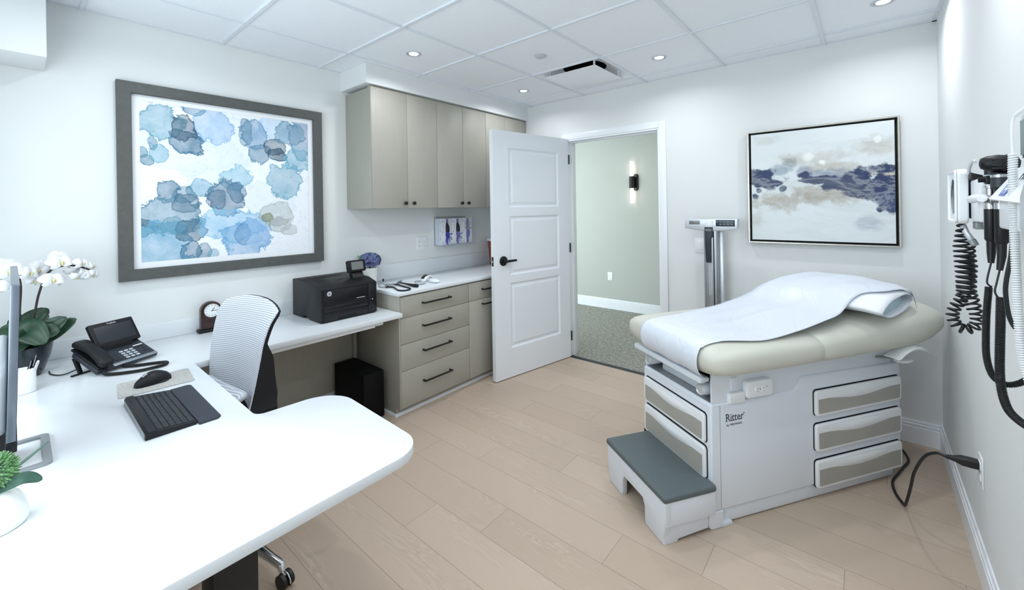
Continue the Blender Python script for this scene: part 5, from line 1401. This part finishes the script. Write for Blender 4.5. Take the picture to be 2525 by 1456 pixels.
FLW = [((.104, 2.765, 1.163), 1.05, (.30, -.85, .42), .1), ((.131, 2.79, 1.236), 1.10, (.25, -.85, .45), 0), ((.122, 2.85, 1.255), .95, (-.3, -.8, .3), .4), ((.065, 2.83, 1.205), 1.0, (.3, -.7, .2), .6), ((.198, 2.80, 1.222), .85, (.65, -.6, .5), .3), ((.222, 2.815, 1.168), .85, (.8, -.5, .1), -.3), ((.17, 2.84, 1.185), .9, (.2, -.4, -.6), .5), ((.035, 2.74, 1.205), .95, (.75, -.6, .2), .2), ((-.018, 2.72, 1.222), 1.2, (.15, -.9, .3), 0), ((-.055, 2.72, 1.165), 1.0, (.1, -.9, .1), .3), ((-.03, 2.78, 1.245), .9, (0, -.8, .5), .2), ((.075, 2.87, 1.22), .9, (.1, -.6, .2), .1), ((.232, 2.83, 1.205), .75, (.9, -.4, .3), .1), ((.236, 2.82, 1.165), .7, (.7, -.6, -.1), .4), ((.185, 2.79, 1.165), .8, (.3, -.6, -.5), .2), ((.05, 2.79, 1.165), .85, (.5, -.7, -.1), .3)]
for c_, s, fc, rl in FLW: orchid_flower(c_, s, fc, t, rl)

# computer tower under the desk
t = thing('computer_tower', 'plain black computer tower on the floor under the desk beside the drawers', 'computer', (1.57, 2.79, 0))
part('case', MB().box(1.495, 1.652, 2.604, 2.985, .012, .333, .004), M['tower'], t)
part('front_panel', MB().box(1.496, 1.651, 2.588, 2.6035, .014, .332, .006), M['tower'], t)
for x in (1.51, 1.637):
    for y in (2.63, 2.96): part('foot', MB().cyl((x, y, 0), (x, y, .0125), .010, n=14), M['rubber'], t)

# ------------------------------------------------------------------ diagnostic station on the right wall
def coil(path, rad, turns, r, per=12, radf=None): return MB().tube(helix(path, rad, turns, per, radf), r, 7)
t = thing('blood_pressure_gauge', 'white square wall blood pressure gauge with a glass dial and black coiled hose', 'gauge', (1.72, YC, 1.38), 0, 'diagnostic instruments on the right wall')
gx0, gx1, gz0, gz1, gy = 1.665, 1.800, 1.386, 1.537, -.188
part('housing', MB().prism(rrect(gx0, gx1, gz0, gz1, .016), 'y', -.215, gy - .004, .006, 3), M['white'], t)
part('back_shell', MB().prism(rrect(gx0 + .012, gx1 - .012, gz0 + .014, gz1 - .014, .02), 'y', -.232, -.2151, .007, 3), M['greydark'], t)
fcg = MB().loft([[(x, y, z) for x, z in rrect(gx0 + i, gx1 - i, gz0 + i, gz1 - i, max(.004, .014 - i))] for i, y in ((.002, gy - .004), (.003, gy), (.009, gy), (.012, gy - .006))], True, False, False)
part('bezel', fcg, M['white'], t)
part('dial_glass', MB().ell(((gx0+gx1)/2, gy - .0075, (gz0+gz1)/2), (.056, .006, .063), 28, 12), M['screen'], t)
part('mount_clip', MB().prism([(-.2145, 1.507), (-.2145, 1.524), (-.243, 1.513), (-.243, 1.507)], 'x', 1.63, 1.663, .002), M['black'], t)
part('hose_lead', MB().tube(smooth_path([(1.64, -.2125, 1.526), (1.62, -.2105, 1.534), (1.58, -.2092, 1.546), (1.53, -.2070, 1.548), (1.500, -.2045, 1.543)], 6), .0034, 10), M['silver'], t)
part('wall_bracket', MB().box(1.70, 1.77, YC + .0006, -.2322, 1.43, 1.49, .004), M['steel'], t)
part('hose_stub', MB().tube([(1.705, -.205, 1.388), (1.69, -.212, 1.36), (1.68, -.222, 1.338)], .007, 14), M['silver'], t)
part('hose_clip', MB().tube([(1.682, -.2205, 1.342), (1.676, -.226, 1.328)], .0085, 14), M['steel'], t)
pA = smooth_path([(1.70, -.203, 1.386), (1.70, -.205, 1.34), (1.70, -.208, 1.28), (1.70, -.210, 1.22), (1.70, -.203, 1.180), (1.70, -.188, 1.148), (1.70, -.184, 1.122), (1.70, -.194, 1.098), (1.70, -.210, 1.092), (1.70, -.227, 1.104), (1.70, -.230, 1.130), (1.70, -.223, 1.160), (1.70, -.212, 1.195), (1.70, -.213, 1.25), (1.70, -.216, 1.30), (1.69, -.221, 1.335)], 6)
def rf(f): return .35 + .65*min(1, min(f, 1-f)*9)*(1 - .54*sstep(.28, .38, f)*(1 - sstep(.64, .74, f)))
part('coiled_hose', MB().tube(helix(pA, .0180, 40, 14, rf), .0030, 8), M['rubber'], t, ang=80)

t = thing('diagnostic_transformer', 'white wall transformer with a sloped label plate and two instrument cradles', 'wall unit', (1.35, YC, 1.36), 0, 'diagnostic instruments on the right wall')
part('end_module', MB().box(1.555, 1.672, YC + .0006, -.2185, 1.394, 1.505, .006), M['white'], t)
part('end_knob', MB().cyl((1.60, -.245, 1.508), (1.60, -.245, 1.526), .012).cyl((1.585, -.262, 1.505), (1.585, -.262, 1.518), .015), M['rubber'], t)
part('rail', MB().box(1.56, 1.70, -.246, -.238, 1.372, 1.378).box(1.66, 1.70, -.240, -.225, 1.372, 1.392, .002), M['steel'], t)
part('nozzle', MB().tube([(1.575, -.2165, 1.452), (1.565, -.2080, 1.453), (1.52, -.2065, 1.455), (1.47, -.2065, 1.455), (1.452, -.2080, 1.455)], .012, 16, radii=[.007, .0105, .0095, .009, .009]), M['white'], t, ang=50)
part('body', MB().box(1.06, 1.445, YC + .0006, -.232, 1.385, 1.452, .006).box(1.06, 1.445, YC + .0006, -.262, 1.452, 1.515, .004), M['white'], t)
pq = [(1.448, -.2175, 1.453), (1.05, -.2135, 1.440), (1.05, -.258, 1.520), (1.425, -.258, 1.520)]
pl_ = part('label_plate', MB().loft([pq, [(x, y - .004, z - .003) for x, y, z in pq]]), M['white'], t)
ux_ = (Vector(pq[1]) - Vector(pq[0])).normalized(); uy_ = (Vector(pq[2]) - Vector(pq[1])).normalized(); uz_ = ux_.cross(uy_).normalized()
uy_ = uz_.cross(ux_)
Q = Matrix((ux_, uy_, uz_)).transposed().to_4x4(); Q.translation = Vector(pq[0])
part('label_square', MB().box(.070, .118, .010, .042, .0004, .0009, mat=Q), M['logoblue'], pl_)
lt = MB().box(.083, .087, .016, .036, .0010, .0013, mat=Q).box(.101, .105, .016, .036, .0010, .0013, mat=Q).box(.087, .101, .024, .028, .0010, .0013, mat=Q)
part('label_mark', lt, M['white'], pl_, smooth=False)
part('label_lettering', MB().text('Hillrom', .030, Q @ Matrix.Translation((.125, .048, .0006)), .0002, 1.5), M['ink'], pl_, smooth=False)
part('cradle', MB().box(1.4455, 1.55, YC + .0006, -.268, 1.42, 1.47, .006), M['greydark'], t)

def scope(name, label, x, y, headfn, cpath, hz0, hz1):
    t = thing(name, label, 'scope', (x, y, hz0), 0, 'diagnostic instruments on the right wall')
    part('handle', MB().lathe([(.001, hz0), (.0095, hz0), (.0116, hz0 + .004), (.0116, hz1), (.001, hz1)], c=(x, y, 0), n=28), M['rubber'], t)
    part('collar', MB().lathe([(.0112, hz1 + .0003), (.0112, hz1 + .026), (.010, hz1 + .030), (.001, hz1 + .030)], c=(x, y, 0), n=28), M['chrome'], t)
    headfn(t)
    part('strain_relief', MB().tube([(x, y, hz0), (x + .002, y, hz0 - .03), cpath[0]], .009, 12, radii=[.0085, .0078, .0055]), M['rubber'], t)
    return t
def head1(t):
    x, y = 1.515, -.2308
    part('neck', MB().lathe([(.009, 1.4595), (.009, 1.478), (.0112, 1.480), (.0112, 1.487), (.0105, 1.488), (.001, 1.4885)], c=(x, y, 0), n=24), M['chrome'], t)
    part('head', MB().box(x - .012, x + .012, y - .010, y + .010, 1.489, 1.508, .004).tube([(x, y + .02, 1.499), (x, y - .01, 1.501)], .006), M['black'], t)
    part('head_band', MB().box(x - .0119, x + .013, y - .0104, y + .0104, 1.5082, 1.511, .001), M['silver'], t)
def head2(t):
    x, y = 1.486, -.2425
    part('neck', MB().lathe([(.0112, 1.4595), (.0112, 1.475), (.0165, 1.480), (.0165, 1.512), (.001, 1.514)], c=(x, y, 0), n=24), M['greydark'], t)
    part('neck_band', MB().lathe([(.0167, 1.503), (.0167, 1.509)], c=(x, y, 0), n=24, cap0=False, cap1=False), M['chrome'], t)
    pts = [(x, -.209, 1.537), (x, -.211, 1.537), (x, -.220, 1.537), (x, -.236, 1.536), (x, -.250, 1.533), (x, -.266, 1.530), (x, -.271, 1.529)]
    part('head', MB().tube(pts, .02, 28, radii=[.006, .012, .0175, .0205, .0215, .0185, .012]), M['black'], t, ang=50)
    part('eyepiece_ring', MB().tube([(x, -.246, 1.534), (x, -.251, 1.5328)], .0228, 28), M['rubber'], t)
    for q in range(4): part('grip_rib', MB().tube([(x - .018, -.226 - .0, 1.545 - .007*q), (x - .0185, -.244, 1.544 - .007*q)], .0022, 8), M['rubber'], t)
h1a = (1.515, -.2298, 1.298)
h2a = (1.488, -.239, 1.285)
t1 = scope('otoscope', 'black-handled otoscope with a slim upright head, left of the two in the cradle', 1.515, -.2308, head1, [h1a], 1.352, 1.4285)
t2 = scope('ophthalmoscope', 'black-handled scope with a large horizontal barrel head, hanging beside the slim otoscope', 1.486, -.2425, head2, [h2a], 1.348, 1.4285)
def cord(t, start, lead, path, rad, turns, r):
    part('lead_wire', MB().tube(smooth_path([start] + lead, 8), .0019, 8), M['rubber'], t)
    part('coiled_cord', MB().tube(helix(smooth_path(path, 8), rad, turns, 10), r, 6), M['rubber'], t, ang=80)
cord(t1, h1a, [(1.515, -.224, 1.265), (1.515, -.223, 1.250), (1.515, -.227, 1.243), (1.515, -.231, 1.241)],
     [(1.515, -.2255, 1.240), (1.515, -.2215, 1.18), (1.515, -.2195, 1.12), (1.515, -.220, 1.07), (1.515, -.227, 1.032), (1.515, -.238, 1.015), (1.51, -.253, 1.012), (1.51, -.270, 1.02), (1.51, -.285, 1.035)], .0056, 92, .0016)
cord(t2, h2a, [(1.488, -.234, 1.255), (1.488, -.231, 1.235), (1.488, -.235, 1.222), (1.487, -.242, 1.216)],
     [(1.486, -.240, 1.222), (1.486, -.2385, 1.16), (1.486, -.237, 1.10), (1.484, -.2360, 1.04), (1.475, -.238, 1.0), (1.455, -.243, .972), (1.435, -.253, .960), (1.41, -.264, .957), (1.38, -.275, .96)], .0070, 92, .0018)

t = thing('wall_thermometer', 'grey wall thermometer with teal display and white coiled cord at the right edge', 'thermometer', (1.14, YC, 1.36), 0, 'diagnostic instruments on the right wall')
part('body', MB().prism([(-.270, 1.37), (-.219, 1.375), (-.2115, 1.40), (-.2125, 1.455), (-.2195, 1.490), (-.270, 1.49)], 'x', 1.02, 1.17, .005), M['silver'], t)
part('display_hood', MB().prism([(-.262, 1.515), (-.2195, 1.515), (-.2165, 1.60), (-.222, 1.612), (-.262, 1.612)], 'x', 1.06, 1.175, .005), M['silver'], t)
part('display', MB().prism([(-.250, 1.525), (-.2185, 1.525), (-.2160, 1.592), (-.250, 1.592)], 'x', 1.1752, 1.1772, .0005).box(1.065, 1.17, -.2160, -.2150, 1.53, 1.592), M['teal'], t)
part('back_plate', MB().box(1.03, 1.17, YC + .0006, -.2625, 1.37, 1.61, .004), M['white'], t)
wc = smooth_path([(1.30, -.2290, 1.542), (1.30, -.2282, 1.49), (1.30, -.2290, 1.42), (1.30, -.2300, 1.35), (1.30, -.2312, 1.28), (1.30, -.2325, 1.22), (1.30, -.2345, 1.165), (1.30, -.239, 1.12), (1.29, -.247, 1.075), (1.27, -.257, 1.05)], 8)
part('coiled_cord', MB().tube(helix(wc, .0054, 104, 14), .0021, 7).tube(wc, .0045, 10), M['cordw'], t, ang=80)
part('cord_lead', MB().tube(smooth_path([(1.30, -.2290, 1.540), (1.30, -.2280, 1.575), (1.30, -.2292, 1.608), (1.295, -.2335, 1.621), (1.28, -.240, 1.628), (1.22, -.246, 1.635)], 6), .0028, 8), M['cordw'], t)
part('lead_sleeve', MB().tube([(1.297, -.2325, 1.6195), (1.27, -.2415, 1.629)], .0042, 10), M['white'], t)
t = thing('spare_cord', 'thin black cord hanging in a loop behind the white coiled cord', 'cord', (1.36, -.26, 1.20))
part('cable', MB().tube(smooth_path([(1.40, -.245, 1.384), (1.40, -.242, 1.33), (1.40, -.234, 1.27), (1.40, -.2335, 1.235), (1.40, -.2385, 1.19), (1.39, -.249, 1.165), (1.36, -.262, 1.155), (1.32, -.272, 1.16)], 8), .0042, 9), M['rubber'], t)
SKY, HALL, EXPO = 8.0, 4.2, -0.47

# ------------------------------------------------------------------ camera, world, render settings
cam = bpy.data.cameras.new('camera'); co = bpy.data.objects.new('camera', cam); C.objects.link(co)
F, YAW, ROLL = 1033.0, 0.700721, -0.0163483
cam.sensor_width = 36.0; cam.sensor_fit = 'HORIZONTAL'; cam.lens = 36.0 * F / 2525.0
cam.shift_y = -(728.0 - 513.155) / 2525.0
cam.clip_start = 0.02
fw = Vector((math.cos(YAW), math.sin(YAW), 0)); rt = Vector((math.sin(YAW), -math.cos(YAW), 0)); up = Vector((0, 0, 1))
c_, s_ = math.cos(ROLL), math.sin(ROLL)
r2 = rt * c_ + up * s_; u2 = up * c_ - rt * s_
m = Matrix((r2, u2, -fw)).transposed().to_4x4(); m.translation = Vector((0, 0, 1.45))
co.matrix_world = m
sc.camera = co
wd = bpy.data.worlds.new('daylight'); sc.world = wd; wd.use_nodes = True
bg = wd.node_tree.nodes['Background']; bg.inputs[0].default_value = (0.78, 0.90, 0.95, 1); bg.inputs[1].default_value = SKY
po = bpy.data.lights.new('window_portal', 'AREA'); po.shape = 'RECTANGLE'; po.size = WZ1 - WZ0; po.size_y = WY1 - WY0; po.cycles.is_portal = True
o = bpy.data.objects.new('window_portal', po); C.objects.link(o); o.location = (XD - .06, (WY0 + WY1)/2, (WZ0 + WZ1)/2); o.rotation_euler = (0, R(-90), 0)
for y in (.6, 1.9, 3.3):
    la = bpy.data.lights.new('hall_fill', 'AREA'); la.shape = 'DISK'; la.size = .12; la.energy = HALL; la.color = (1.0, .97, .92)  # unseen lights added to brighten the hall, without fittings
    o = bpy.data.objects.new('hall_fill', la); C.objects.link(o); o.location = (4.45, y, 2.545)
vs = sc.view_settings
sc.display_settings.display_device = 'sRGB'
vs.view_transform = 'Standard'; vs.look = 'None'; vs.gamma = 1.0; vs.use_curve_mapping = False; vs.exposure = EXPO
sc.cycles.max_bounces = 10; sc.cycles.diffuse_bounces = 6; sc.cycles.transmission_bounces = 8
sc.cycles.use_adaptive_sampling = True; sc.cycles.adaptive_threshold = 0.02
sc.cycles.use_denoising = True
sc.cycles.sample_clamp_indirect = 6.0
sc.cycles.caustics_reflective = False; sc.cycles.caustics_refractive = False
